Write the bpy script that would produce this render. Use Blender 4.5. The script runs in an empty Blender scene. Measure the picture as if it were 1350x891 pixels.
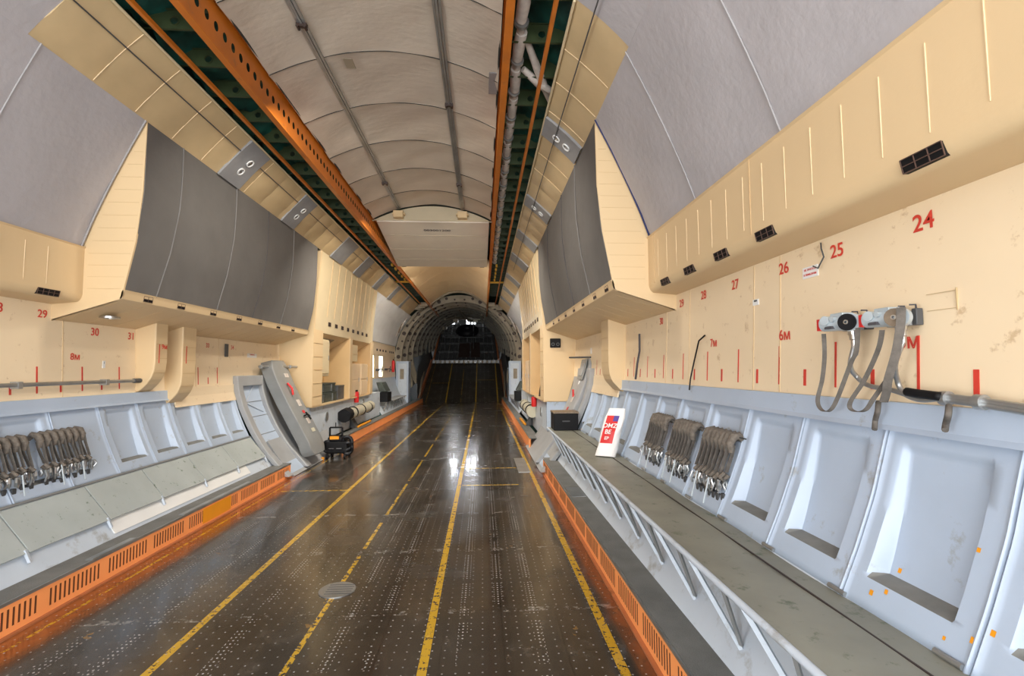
import bpy, bmesh, math, random
import numpy as np
from mathutils import Vector, Matrix
random.seed(7)
SC = bpy.context.scene
COL = SC.collection
# ------------------------------------------------------------------ camera
F = 640.0; CX, CY = 675.0, 445.5; VU, VV = 636.0, 486.0
CAMX, CAMZ = 1.05, 1.75
_d = np.array([(VU-CX)/F, -(VV-CY)/F, 1.0]); _d /= np.linalg.norm(_d)
_u = np.array([0, 1.0, 0]); _z = _u-_d*(_u@_d); _z /= np.linalg.norm(_z)
_x = np.cross(_z, _d)
if _x[0] < 0: _x = -_x
RM = np.stack([_x, _d, _z], 1)
cd = bpy.data.cameras.new('camera'); cam = bpy.data.objects.new('camera', cd); COL.objects.link(cam)
cd.sensor_width = 36; cd.lens = 36*F/1350; cd.clip_start = .05; cd.clip_end = 300
_r, _up, _f = RM[0], RM[1], RM[2]
cam.matrix_world = Matrix(((_r[0], _up[0], -_f[0], CAMX), (_r[1], _up[1], -_f[1], 0), (_r[2], _up[2], -_f[2], CAMZ), (0, 0, 0, 1)))
SC.camera = cam
SC.view_settings.view_transform = 'Standard'; SC.view_settings.look = 'None'
SC.view_settings.gamma = 1; SC.view_settings.use_curve_mapping = False
SC.view_settings.exposure = 0.62
# ------------------------------------------------------------------ light
W = bpy.data.worlds.new('daylight'); SC.world = W; W.use_nodes = True
bg = W.node_tree.nodes['Background']; bg.inputs[0].default_value = (.9, .95, 1, 1); bg.inputs[1].default_value = 1.6
def area(name, loc, rot, sx, sy, power, col=(1, 1, 1), spread=180):
    l = bpy.data.lights.new(name, 'AREA'); l.shape = 'RECTANGLE'; l.size = sx; l.size_y = sy; l.energy = power; l.color = col
    l.spread = math.radians(spread)
    o = bpy.data.objects.new(name, l); COL.objects.link(o); o.location = loc; o.rotation_euler = rot; return o
# daylight entering through the open nose of the hold, behind the camera
area('daylight_front_opening', (0, -2.7, 2.5), (math.radians(90), 0, 0), 5.0, 4.6, 120, (.95, .975, 1), 180)
area('narrow_fill', (0, -2.75, 2.6), (math.radians(90), 0, 0), 5.0, 3.6, 35, (1, .98, .95), 60)  # added narrow fill lamp to brighten the far parts of the hold
# unseen fill lamps added on both sides, behind the camera
for sx in (-1, 1):
    area('side_fill', (sx*2.7, -1.3, 1.9), (0, math.radians(90*sx), 0), 2.2, 1.6, 175 if sx > 0 else 130, (.93, .965, 1), 180)
for wy, wz in ((17.7, 1.95), (19.2, 1.95)):
    area('daylight_side_opening', (-3.6, wy, wz), (0, math.radians(-90), 0), 1.2, 1.2, 300, (.97, .98, 1), 150)
area('daylight_rear_gap', (0, 37.6, 5.4), (math.radians(-80), 0, 0), 3.4, 1.0, 900, (.95, .97, 1), 170)
# unseen fill lamps added under the roof, aimed aft
for fy, pw in ((5.0, 34), (9.0, 60), (15.0, 40)):
    for fx in (-.66, .6):
        area('roof_fill', (fx, fy, 4.62), (math.radians(37 if fy < 6 else 28), 0, 0), .35, .18, pw, (1, .93, .82), 150)
area('roof_fill_aft', (0, 13.2, 4.35), (math.radians(85), 0, 0), .5, .12, 22, (1, .93, .82), 170)  # added fill lamp to brighten the arched lining
# ------------------------------------------------------------------ materials
M = {}
def mat(name, col, rough=.5, metal=0.0, var=.06, scale=3.0, bump=0.0, bscale=40.0, dirt=None, dirt_amt=.0, dirt_scale=2.0, spec=.5, fibre=None):
    m = bpy.data.materials.new(name); m.use_nodes = True; nt = m.node_tree; N = nt.nodes; Lk = nt.links
    b = N['Principled BSDF']; b.inputs['Roughness'].default_value = rough; b.inputs['Metallic'].default_value = metal
    b.inputs['Specular IOR Level'].default_value = spec
    tc = N.new('ShaderNodeNewGeometry')
    n = N.new('ShaderNodeTexNoise'); n.inputs['Scale'].default_value = scale; n.inputs['Detail'].default_value = 6
    Lk.new(tc.outputs['Position'], n.inputs['Vector'])
    r = N.new('ShaderNodeMapRange'); r.inputs['From Min'].default_value = .3; r.inputs['From Max'].default_value = .7
    r.inputs['To Min'].default_value = 1-var; r.inputs['To Max'].default_value = 1+var
    Lk.new(n.outputs['Fac'], r.inputs['Value'])
    mx = N.new('ShaderNodeVectorMath'); mx.operation = 'SCALE'; mx.inputs[0].default_value = col
    Lk.new(r.outputs['Result'], mx.inputs['Scale'])
    out = mx.outputs['Vector']
    if dirt:
        n2 = N.new('ShaderNodeTexNoise'); n2.inputs['Scale'].default_value = dirt_scale; n2.inputs['Detail'].default_value = 8; n2.inputs['Roughness'].default_value = .7
        Lk.new(tc.outputs['Position'], n2.inputs['Vector'])
        r2 = N.new('ShaderNodeMapRange'); r2.inputs['From Min'].default_value = .62-dirt_amt*.25; r2.inputs['From Max'].default_value = .68
        Lk.new(n2.outputs['Fac'], r2.inputs['Value'])
        mm = N.new('ShaderNodeMix'); mm.data_type = 'RGBA'; Lk.new(r2.outputs['Result'], mm.inputs[0]); Lk.new(out, mm.inputs[6]); mm.inputs[7].default_value = (*dirt, 1)
        out = mm.outputs[2]
    Lk.new(out, b.inputs['Base Color'])
    if bump:
        n3 = N.new('ShaderNodeTexNoise'); n3.inputs['Scale'].default_value = bscale; n3.inputs['Detail'].default_value = 4
        if fibre:
            mp = N.new('ShaderNodeMapping'); mp.inputs['Scale'].default_value = fibre; Lk.new(tc.outputs['Position'], mp.inputs['Vector']); Lk.new(mp.outputs['Vector'], n3.inputs['Vector'])
        else: Lk.new(tc.outputs['Position'], n3.inputs['Vector'])
        bp = N.new('ShaderNodeBump'); bp.inputs['Strength'].default_value = bump; bp.inputs['Distance'].default_value = .01
        Lk.new(n3.outputs['Fac'], bp.inputs['Height']); Lk.new(bp.outputs['Normal'], b.inputs['Normal'])
    M[name] = m; return m
mat('cream', (.68, .50, .285), .5, var=.03, scale=1.2, bump=.05, bscale=60)
mat('cream_wall', (.83, .665, .45), .42, var=.035, scale=1.5, dirt=(.62, .45, .27), dirt_amt=.06, dirt_scale=9)
mat('cream_pale', (.66, .54, .34), .45, var=.04, scale=2)
mat('cream_strip', (.54, .40, .22), .42, var=.08, scale=3, bump=.12, bscale=9)
mat('cream_back_shade', (.55, .34, .14), .55, var=.05, scale=3)  # cream darkened, shade at the back of the niches is in the colour
mat('cream_shaded', (.58, .385, .18), .5, var=.04)  # cream darkened for the shade on the niche dividers
mat('groove', (.55, .38, .2), .6)
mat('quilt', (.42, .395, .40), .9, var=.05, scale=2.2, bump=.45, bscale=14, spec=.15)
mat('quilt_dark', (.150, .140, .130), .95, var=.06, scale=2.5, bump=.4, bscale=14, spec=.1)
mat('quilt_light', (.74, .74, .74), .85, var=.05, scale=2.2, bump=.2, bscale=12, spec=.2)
mat('quilt_seam', (.37, .355, .355), .9, spec=.1)
mat('dark_seam', (.19, .18, .17), .9, spec=.1)
mat('seam_dark', (.07, .065, .07), .9)
mat('navy', (.01, .02, .10), .7)
mat('ceiling_cloth', (.50, .43, .35), .9, var=.05, scale=3, bump=.5, bscale=7, spec=.1, fibre=(1, 2.2, 1))
mat('ceiling_beam', (.42, .36, .25), .6, var=.05)
mat('sheet_beige', (.46, .41, .35), .7, var=.04)
mat('cloth_seam', (.05, .05, .045), .95, spec=.05)
mat('grey_blue', (.43, .51, .625), .38, var=.05, scale=2.5, bump=.06, bscale=30, dirt=(.33, .35, .37), dirt_amt=.1, dirt_scale=5)
mat('grey_blue_light', (.54, .60, .67), .4, var=.05, scale=3, dirt=(.36, .37, .37), dirt_amt=.25, dirt_scale=4)
mat('grey_door', (.22, .225, .22), .42, var=.08, scale=4)
mat('grey_panel', (.33, .335, .34), .45, var=.07, scale=4)
mat('bench_worn', (.25, .25, .205), .5, var=.14, scale=3, dirt=(.10, .13, .08), dirt_amt=.16, dirt_scale=9)
mat('bench_left', (.40, .44, .43), .5, var=.08, scale=3, dirt=(.12, .17, .11), dirt_amt=.06, dirt_scale=13)
mat('tread', (.17, .17, .16), .6, var=.18, scale=5, bump=.6, bscale=120)
mat('orange', (1.0, .37, .12), .4, var=.06, scale=3)
mat('rail_orange', (.50, .14, .012), .42, var=.12, scale=4, dirt=(.34, .12, .03), dirt_amt=.1, dirt_scale=6)
mat('orange_dark', (.42, .15, .06), .45, var=.12, scale=4, dirt=(.25, .09, .03), dirt_amt=.15, dirt_scale=5)
mat('amber', (.85, .33, .01), .4)
mat('slot', (.12, .035, .01), .7)
mat('green_rib', (.030, .045, .015), .5, var=.2, scale=6)
mat('green_skin', (.004, .055, .040), .6, var=.6, scale=5, bump=.4, bscale=8)
mat('yellow', (.75, .42, .02), .5, var=.1)
mat('black', (.005, .005, .006), .6, var=.3, scale=8, spec=.25)
mat('rubber', (.008, .008, .010), .4, var=.2, spec=.3)
mat('dark_grey', (.06, .062, .065), .5, var=.2)
mat('brown_black', (.035, .02, .015), .6)
mat('metal', (.55, .55, .55), .28, 1.0, var=.1)
mat('aluminium', (.40, .41, .41), .38, .8, var=.15, scale=6)
mat('patch_grey', (.25, .25, .255), .5, .0, var=.1, scale=5)
mat('white', (.80, .80, .78), .5, var=.03)
mat('webbing', (.115, .10, .085), .85, var=.25, scale=25, bump=.3, bscale=80)
mat('rope_roll', (.16, .135, .11), .9, var=.3, scale=40, bump=.6, bscale=90)
mat('pipe_wrap', (.56, .50, .45), .8, var=.18, scale=12, bump=.5, bscale=25)
mat('red', (.62, .02, .02), .4, var=.1)
mat('red_paint', (.62, .05, .03), .5, var=.12, scale=12)
mat('purple', (.08, .05, .28), .6)
mat('casting', (.47, .53, .56), .4, .2, var=.08, scale=12)
mat('bag_white', (.86, .83, .80), .7, var=.03, bump=.5, bscale=12)
mat('brass_brown', (.22, .17, .12), .45, .4, var=.2, scale=30)
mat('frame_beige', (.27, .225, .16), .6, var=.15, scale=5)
mat('frame_shaded', (.13, .115, .085), .6, var=.2, scale=5)  # darker copy of the frame paint, dimness of the tail in the colour
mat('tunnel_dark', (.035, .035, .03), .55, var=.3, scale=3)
mat('tunnel_side', (.09, .10, .105), .5, var=.2, scale=3)
mat('slate', (.10, .105, .11), .35, .3, var=.3, scale=4)
mat('olive_box', (.05, .06, .05), .55, var=.3, scale=10)
mat('tan_canvas', (.50, .47, .36), .8, var=.08, bump=.3)
mat('wood_panel', (.72, .55, .36), .55, var=.04, scale=3)
mat('grille', (.10, .055, .04), .6)
g = bpy.data.materials.new('glass'); g.use_nodes = True; gb = g.node_tree.nodes['Principled BSDF']
gb.inputs['Transmission Weight'].default_value = 1; gb.inputs['Roughness'].default_value = .05; gb.inputs['IOR'].default_value = 1.05; M['glass'] = g

def floor_material(name, wet=True):
    m = bpy.data.materials.new(name); m.use_nodes = True; nt = m.node_tree; N = nt.nodes; Lk = nt.links; b = N['Principled BSDF']
    geo = N.new('ShaderNodeNewGeometry'); sep = N.new('ShaderNodeSeparateXYZ'); Lk.new(geo.outputs['Position'], sep.inputs[0])
    X, Y = sep.outputs['X'], sep.outputs['Y']
    def mth(op, a, b_=None, c=None):
        n = N.new('ShaderNodeMath'); n.operation = op
        for i, v in enumerate((a, b_, c)):
            if v is None: continue
            if isinstance(v, (int, float)): n.inputs[i].default_value = v
            else: Lk.new(v, n.inputs[i])
        return n.outputs[0]
    def noise(sc, vec=None, detail=5, rough=.6, mapping=None):
        n = N.new('ShaderNodeTexNoise'); n.inputs['Scale'].default_value = sc; n.inputs['Detail'].default_value = detail; n.inputs['Roughness'].default_value = rough
        if mapping:
            mp = N.new('ShaderNodeMapping'); mp.inputs['Scale'].default_value = mapping; Lk.new(geo.outputs['Position'], mp.inputs['Vector']); Lk.new(mp.outputs['Vector'], n.inputs['Vector'])
        else: Lk.new(geo.outputs['Position'], n.inputs['Vector'])
        return n.outputs['Fac']
    def ramp(v, a, b_, lo=0., hi=1.):
        r = N.new('ShaderNodeMapRange'); r.inputs['From Min'].default_value = a; r.inputs['From Max'].default_value = b_
        r.inputs['To Min'].default_value = lo; r.inputs['To Max'].default_value = hi; Lk.new(v, r.inputs['Value']); return r.outputs['Result']
    def mix(f, a, b_):
        x = N.new('ShaderNodeMix'); x.data_type = 'RGBA'
        Lk.new(f, x.inputs[0])
        for i, v in ((6, a), (7, b_)):
            if isinstance(v, tuple): x.inputs[i].default_value = (*v, 1)
            else: Lk.new(v, x.inputs[i])
        return x.outputs[2]
    def band(v, c, w):   # 1 inside |v-c|<w
        return mth('LESS_THAN', mth('ABSOLUTE', mth('SUBTRACT', v, c)), w)
    def dots(px, py, r, ox=0., oy=0.):
        fx = mth('MULTIPLY', mth('SUBTRACT', mth('FRACT', mth('DIVIDE', mth('ADD', X, 50+ox), px)), .5), px)
        fy = mth('MULTIPLY', mth('SUBTRACT', mth('FRACT', mth('DIVIDE', mth('ADD', Y, oy), py)), .5), py)
        d = mth('SQRT', mth('ADD', mth('MULTIPLY', fx, fx), mth('MULTIPLY', fy, fy)))
        return mth('LESS_THAN', d, r)
    big = noise(.9); mid = noise(4, detail=8, rough=.7); streak = noise(3, mapping=(6, .5, 1), detail=6)
    base = mix(ramp(big, .38, .62), (.028, .024, .019), (.050, .038, .027))
    base = mix(ramp(mid, .55, .75), base, (.10, .085, .07))
    base = mix(mth('MULTIPLY', ramp(streak, .52, .7), .5), base, (.035, .026, .02))
    # seams of the planks along the hold
    sx = mth('FRACT', mth('DIVIDE', mth('ADD', X, 50.1), .39)); seam = mth('LESS_THAN', mth('ABSOLUTE', mth('SUBTRACT', sx, .5)), .012)
    base = mix(mth('MULTIPLY', seam, .7), base, (.015, .012, .01))
    # cross seams, worn bright here and there
    sy = mth('ABSOLUTE', mth('SUBTRACT', mth('FRACT', mth('DIVIDE', mth('ADD', Y, .55), 1.2)), .5))
    base = mix(mth('MULTIPLY', mth('LESS_THAN', sy, .006), .8), base, (.015, .012, .01))
    wear = mth('MULTIPLY', mth('LESS_THAN', sy, .028), mth('GREATER_THAN', noise(7, detail=8, rough=.8), .55))
    base = mix(mth('MULTIPLY', wear, .45), base, (.38, .36, .33))
    # orange kerb reflection painted into the deck colour, stronger on the left
    edge = mth('ADD', X, mth('MULTIPLY', mth('SUBTRACT', noise(1.1, detail=4), .5), .35))
    if wet:
        kerb_refl = mth('MULTIPLY', mth('MULTIPLY', ramp(edge, -1.74, -1.86), ramp(Y, 8.6, 8.2)), ramp(noise(9, detail=7, rough=.7), .70, .50, .35, .9))
        base = mix(kerb_refl, base, (.30, .085, .022))
        kerb_refl = mth('MULTIPLY', mth('MULTIPLY', ramp(edge, 1.90, 1.99), ramp(Y, 9.0, 8.0)), ramp(noise(8, detail=7, rough=.7), .66, .50, .1, .6))
        base = mix(kerb_refl, base, (.26, .07, .02))
    # painted lines
    chip = noise(22, detail=6, rough=.75)
    yel = (.55, .33, .02)
    for c, w, lo, th in ((-.885, .027, -9, .56), (.70, .028, -9, .56), (1.87, .030, -9, .56), (-1.93, .014, -9, .50)):
        f = mth('MULTIPLY', band(X, c, w), mth('LESS_THAN', chip, th))
        base = mix(f, base, yel)
    f = mth('MULTIPLY', mth('MULTIPLY', band(X, -.10, .018), mth('LESS_THAN', chip, .52)), mth('LESS_THAN', noise(.8, mapping=(.01, 1, .01)), .56))
    base = mix(f, base, yel)
    for yc, x0, x1 in ((7.45, .75, 1.6), (8.7, .8, 1.7), (7.3, -1.85, -.9), (28.4, -1.85, -.9), (28.8, .75, 1.75)):
        f = mth('MULTIPLY', mth('MULTIPLY', band(Y, yc, .025), band(X, (x0+x1)/2, (x1-x0)/2)), mth('LESS_THAN', chip, .52))
        base = mix(f, base, yel)
    # rivets and tie-down studs
    wearm = ramp(noise(1.6, detail=3), .36, .58)
    inlane = mth('GREATER_THAN', mth('FRACT', mth('DIVIDE', mth('ADD', Y, .1), .6)), .14)
    d1 = mth('MULTIPLY', dots(.078, .078, .0058), ramp(wearm, 0, 1, .25, 1))
    dd = None
    for c in (-1.55, -1.22, -.56, .12, .36, .92, 1.17, 1.42):
        t = mth('MULTIPLY', band(X, c, .031), dots(.032, .038, .0062, ox=-c))
        dd = t if dd is None else mth('MAXIMUM', dd, t)
    brk = mth('MULTIPLY', inlane, mth('GREATER_THAN', noise(1.1, mapping=(2, 1, 1)), .44))
    dd = mth('MULTIPLY', dd, brk)
    studs = mth('MAXIMUM', mth('MULTIPLY', d1, .75), dd)
    base = mix(studs, base, (.42, .41, .40))
    yfl = mth('LESS_THAN', noise(5, detail=3), .29); base = mix(mth('MULTIPLY', yfl, .35), base, (.45, .24, .05))
    Lk.new(base, b.inputs['Base Color'])
    rg = ramp(noise(1.3, detail=6), .35, .65, .13 if wet else .3, .30 if wet else .45)
    Lk.new(rg, b.inputs['Roughness'])
    if wet: b.inputs['Coat Weight'].default_value = .2; b.inputs['Coat Roughness'].default_value = .06
    b.inputs['Specular IOR Level'].default_value = .75 if wet else .4
    bp = N.new('ShaderNodeBump'); bp.inputs['Strength'].default_value = .25; bp.inputs['Distance'].default_value = .006
    hgt = mth('ADD', noise(3.5, detail=5), mth('MULTIPLY', studs, .4)); Lk.new(hgt, bp.inputs['Height']); Lk.new(bp.outputs['Normal'], b.inputs['Normal'])
    M[name] = m
floor_material('floor_deck', True); floor_material('ramp_deck', False)

# ------------------------------------------------------------------ mesh helpers
class MB:
    def __init__(s): s.v = []; s.f = []
    def add(s, vs, fs):
        o = len(s.v); s.v += [tuple(map(float, p)) for p in vs]; s.f += [tuple(i+o for i in f) for f in fs]; return s
    def box(s, x0, x1, y0, y1, z0, z1):
        return s.add([(x0,y0,z0),(x1,y0,z0),(x1,y1,z0),(x0,y1,z0),(x0,y0,z1),(x1,y0,z1),(x1,y1,z1),(x0,y1,z1)],
                     [(0,3,2,1),(4,5,6,7),(0,1,5,4),(1,2,6,5),(2,3,7,6),(3,0,4,7)])
    def hexa(s, p): return s.add(p, [(0,3,2,1),(4,5,6,7),(0,1,5,4),(1,2,6,5),(2,3,7,6),(3,0,4,7)])
    def bar(s, p, q, w, h, up=(0, 0, 1)):
        p, q = Vector(p), Vector(q); d = (q-p).normalized(); up = Vector(up)
        if abs(d.dot(up)) > .95: up = Vector((1, 0, 0))
        a = d.cross(up).normalized()*w/2; b = a.cross(d).normalized()*h/2
        return s.add([p-a-b, p+a-b, q+a-b, q-a-b, p-a+b, p+a+b, q+a+b, q-a+b], [(0,1,2,3),(4,7,6,5),(0,4,5,1),(1,5,6,2),(2,6,7,3),(3,7,4,0)])
    def tube(s, pts, r, n=10, r2=None):
        pts = [Vector(p) for p in pts]; k = len(pts); rs = r if isinstance(r, (list, tuple)) else [r]*k
        vs = []; prev = None
        for i, p in enumerate(pts):
            d = (pts[min(i+1, k-1)]-pts[max(i-1, 0)]).normalized()
            if prev is None:
                a = d.cross(Vector((0, 0, 1)))
                if a.length < .05: a = d.cross(Vector((1, 0, 0)))
                a.normalize()
            else:
                a = (prev-d*prev.dot(d)).normalized()
            prev = a; b = d.cross(a)
            for j in range(n):
                t = 2*math.pi*j/n; vs.append(p+(a*math.cos(t)+b*math.sin(t))*rs[i])
        fs = [(i*n+j, i*n+(j+1) % n, (i+1)*n+(j+1) % n, (i+1)*n+j) for i in range(k-1) for j in range(n)]
        fs += [tuple(range(n-1, -1, -1)), tuple((k-1)*n+j for j in range(n))]
        return s.add(vs, fs)
    def ribbon(s, pts, w, t, wd):
        """flat strap: centre points, width w along wd, thickness t"""
        pts = [Vector(p) for p in pts]; wd = Vector(wd).normalized(); k = len(pts); vs = []
        for i, p in enumerate(pts):
            d = (pts[min(i+1, k-1)]-pts[max(i-1, 0)]).normalized(); nrm = d.cross(wd).normalized()
            vs += [p-wd*w/2-nrm*t/2, p+wd*w/2-nrm*t/2, p+wd*w/2+nrm*t/2, p-wd*w/2+nrm*t/2]
        fs = [(i*4+j, i*4+(j+1) % 4, i*4+4+(j+1) % 4, i*4+4+j) for i in range(k-1) for j in range(4)] + [(3, 2, 1, 0), tuple(4*(k-1)+j for j in range(4))]
        return s.add(vs, fs)
    def grid(s, fn, nu, nv):
        vs = [fn(i/nu, j/nv) for i in range(nu+1) for j in range(nv+1)]
        fs = [(i*(nv+1)+j, i*(nv+1)+j+1, (i+1)*(nv+1)+j+1, (i+1)*(nv+1)+j) for i in range(nu) for j in range(nv)]
        return s.add(vs, fs)
    def slab(s, fn, nu, nv, off):
        """grid with thickness: off(u,v)->vector or constant Vector"""
        a = [Vector(fn(i/nu, j/nv)) for i in range(nu+1) for j in range(nv+1)]
        ov = off if callable(off) else (lambda u, v: Vector(off))
        b = [a[i*(nv+1)+j]+ov(i/nu, j/nv) for i in range(nu+1) for j in range(nv+1)]
        n = len(a); q = lambda i, j: i*(nv+1)+j
        fs = []
        for i in range(nu):
            for j in range(nv):
                fs.append((q(i,j), q(i,j+1), q(i+1,j+1), q(i+1,j))); fs.append((n+q(i,j), n+q(i+1,j), n+q(i+1,j+1), n+q(i,j+1)))
        for i in range(nu):
            fs.append((q(i,0), q(i+1,0), n+q(i+1,0), n+q(i,0))); fs.append((q(i,nv), n+q(i,nv), n+q(i+1,nv), q(i+1,nv)))
        for j in range(nv):
            fs.append((q(0,j), n+q(0,j), n+q(0,j+1), q(0,j+1))); fs.append((q(nu,j), q(nu,j+1), n+q(nu,j+1), n+q(nu,j)))
        return s.add(a+b, fs)
    def cyl(s, p, q, r, n=16, r2=None):
        return s.tube([p, q], [r, r if r2 is None else r2], n)
    def ring(s, c, axis, r0, r1, t, n=24):
        c = Vector(c); ax = Vector(axis).normalized(); a = ax.cross(Vector((0, 0, 1)))
        if a.length < .1: a = ax.cross(Vector((1, 0, 0)))
        a.normalize(); b = ax.cross(a); vs = []
        for j in range(n):
            d = a*math.cos(2*math.pi*j/n)+b*math.sin(2*math.pi*j/n)
            vs += [c+d*r0, c+d*r1, c+d*r1+ax*t, c+d*r0+ax*t]
        return s.add(vs, [(j*4+k, j*4+(k+1) % 4, ((j+1) % n)*4+(k+1) % 4, ((j+1) % n)*4+k) for j in range(n) for k in range(4)])
    def build(s, name, m, parent=None, smooth=None, bev=0.0, label=None):
        v = np.array(s.v); lo, hi = v.min(0), v.max(0)
        org = Vector(((lo[0]+hi[0])/2, (lo[1]+hi[1])/2, lo[2] if parent is None else (lo[2]+hi[2])/2))
        me = bpy.data.meshes.new(name); me.from_pydata([Vector(p)-org for p in s.v], [], s.f); me.update()
        bm = bmesh.new(); bm.from_mesh(me); bmesh.ops.recalc_face_normals(bm, faces=bm.faces); bm.to_mesh(me); bm.free()
        me.materials.append(M[m] if isinstance(m, str) else m)
        if smooth:
            me.shade_smooth(); me.set_sharp_from_angle(angle=math.radians(smooth))
        o = bpy.data.objects.new(name, me); COL.objects.link(o)
        if parent is not None:
            o.parent = parent; o.location = org-wloc(parent)
        else: o.location = org
        if bev:
            b = o.modifiers.new('bevel', 'BEVEL'); b.width = bev; b.segments = 2; b.limit_method = 'ANGLE'
        if label: o['label'] = label
        return o
def wloc(o):
    l = Vector(o.location)
    while o.parent: o = o.parent; l += Vector(o.location)
    return l
def tag(o, label, cat, group=None):
    o['label'] = label; o['category'] = cat
    if group: o['group'] = group
    return o
def empty(name, loc, label=None, cat=None, group=None):
    o = bpy.data.objects.new(name, None); COL.objects.link(o); o.location = loc; o.empty_display_size = .1
    if label: tag(o, label, cat, group)
    return o
def struct(o): o['kind'] = 'structure'; return o
def copy_tree(o, parent=None, delta=None):
    c = o.copy(); COL.objects.link(c); c.parent = parent
    for ch in [x for x in SC.objects if x.parent == o]: copy_tree(ch, c)
    return c
def textmesh(body, size, loc, right, up, m, name, parent=None, depth=.001):
    cu = bpy.data.curves.new('t', 'FONT'); cu.body = body; cu.size = size; cu.align_x = 'CENTER'; cu.align_y = 'CENTER'; cu.extrude = depth/2; cu.offset = size*.012
    to = bpy.data.objects.new('t', cu); COL.objects.link(to)
    dg = bpy.context.evaluated_depsgraph_get(); me = bpy.data.meshes.new_from_object(to.evaluated_get(dg))
    bpy.data.objects.remove(to); me.name = name
    R_, U_ = Vector(right).normalized(), Vector(up).normalized(); Nn = R_.cross(U_)
    me.transform(Matrix((( R_.x, U_.x, Nn.x, 0), (R_.y, U_.y, Nn.y, 0), (R_.z, U_.z, Nn.z, 0), (0, 0, 0, 1))))
    me.materials.clear(); me.materials.append(M[m]); o = bpy.data.objects.new(name, me); COL.objects.link(o)
    if parent is not None: o.parent = parent; o.location = Vector(loc)-wloc(parent)
    else: o.location = loc
    return o
# ------------------------------------------------------------------ cross-section
def interp(x, xs, ys): return float(np.interp(x, xs, ys))
def zl(s, z):       # port wall fittings sit a few centimetres lower than the starboard ones
    if s > 0: return z
    return z-interp(z, [0, .235, .75, 1.59, 2.5, 3.0, 4.2, 4.6], [0, .015, .065, .10, .10, .13, .07, 0])
def P(s, x, z, y): return (s*x, y, zl(s, z))
LOWER = [(2.28, .235), (2.44, .50), (2.63, .75), (2.72, .95), (2.81, 1.18), (2.88, 1.42), (2.905, 1.50)]
def lower_x(z): return interp(z, [p[1] for p in LOWER], [p[0] for p in LOWER])
def wall_x(z):
    if z < 1.5: return lower_x(z)
    return interp(z, [1.5, 1.62, 1.9, 2.5, 2.9], [2.905, 2.91, 2.925, 2.95, 2.93])
SIDE = {-1: 'left', 1: 'right'}
R0, ZC = 2.95, 2.2
def arc(th, r=R0): t = math.radians(th); return r*math.cos(t), ZC+r*math.sin(t)
def polyx(pts, t):
    """point at parameter t (0..1) along polyline by index-length"""
    L = [0]
    for a, b in zip(pts, pts[1:]): L.append(L[-1]+math.hypot(b[0]-a[0], b[1]-a[1]))
    d = t*L[-1]; return interp(d, L, [p[0] for p in pts]), interp(d, L, [p[1] for p in pts])
YF = -2.4   # forward end of what is built, behind the camera
# ------------------------------------------------------------------ floor, hull
struct(MB().box(-2.3, 2.3, YF, 26.0, -.12, 0).build('floor', 'floor_deck'))
ramp = struct(MB().hexa([(-2.25,26,-.12),(2.25,26,-.12),(2.15,31.4,1.98),(-2.15,31.4,1.98),(-2.25,26,0),(2.25,26,0),(2.15,31.4,2.1),(-2.15,31.4,2.1)]).build('floor_ramp', 'ramp_deck'))
# outer skin, with the openings of the two side windows cut out
m = MB()
NT, ys = 60, [YF] + [round(YF+i*.5, 2) for i in range(1, 57)] + [26.2]
def hull_ok(y0, y1, t0, t1):
    yc, tc = (y0+y1)/2, (t0+t1)/2; x, z = arc(tc, 3.3)
    return not (x < 0 and 1.2 < z < 2.5 and 17.2 < yc < 23.0)
for i in range(len(ys)-1):
    for j in range(NT):
        t0, t1 = -75+330*j/NT, -75+330*(j+1)/NT
        if hull_ok(ys[i], ys[i+1], t0, t1):
            a, b = arc(t0, 3.3), arc(t1, 3.3)
            m.add([(a[0], ys[i], a[1]), (b[0], ys[i], b[1]), (b[0], ys[i+1], b[1]), (a[0], ys[i+1], a[1])], [(0, 1, 2, 3)])
hull = struct(m.build('wall_outer', 'green_skin'))
def fn(u, v):
    t = math.radians(-90+360*u); return (3.36*math.cos(t), 25.7+11.7*v, 2.2+.9*v+3.36*math.sin(t))
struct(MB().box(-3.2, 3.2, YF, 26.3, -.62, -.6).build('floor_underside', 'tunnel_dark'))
struct(MB().slab(fn, 40, 2, (0, 0, .02)).build('wall_tail_skin', 'tunnel_dark', smooth=40))
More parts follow.
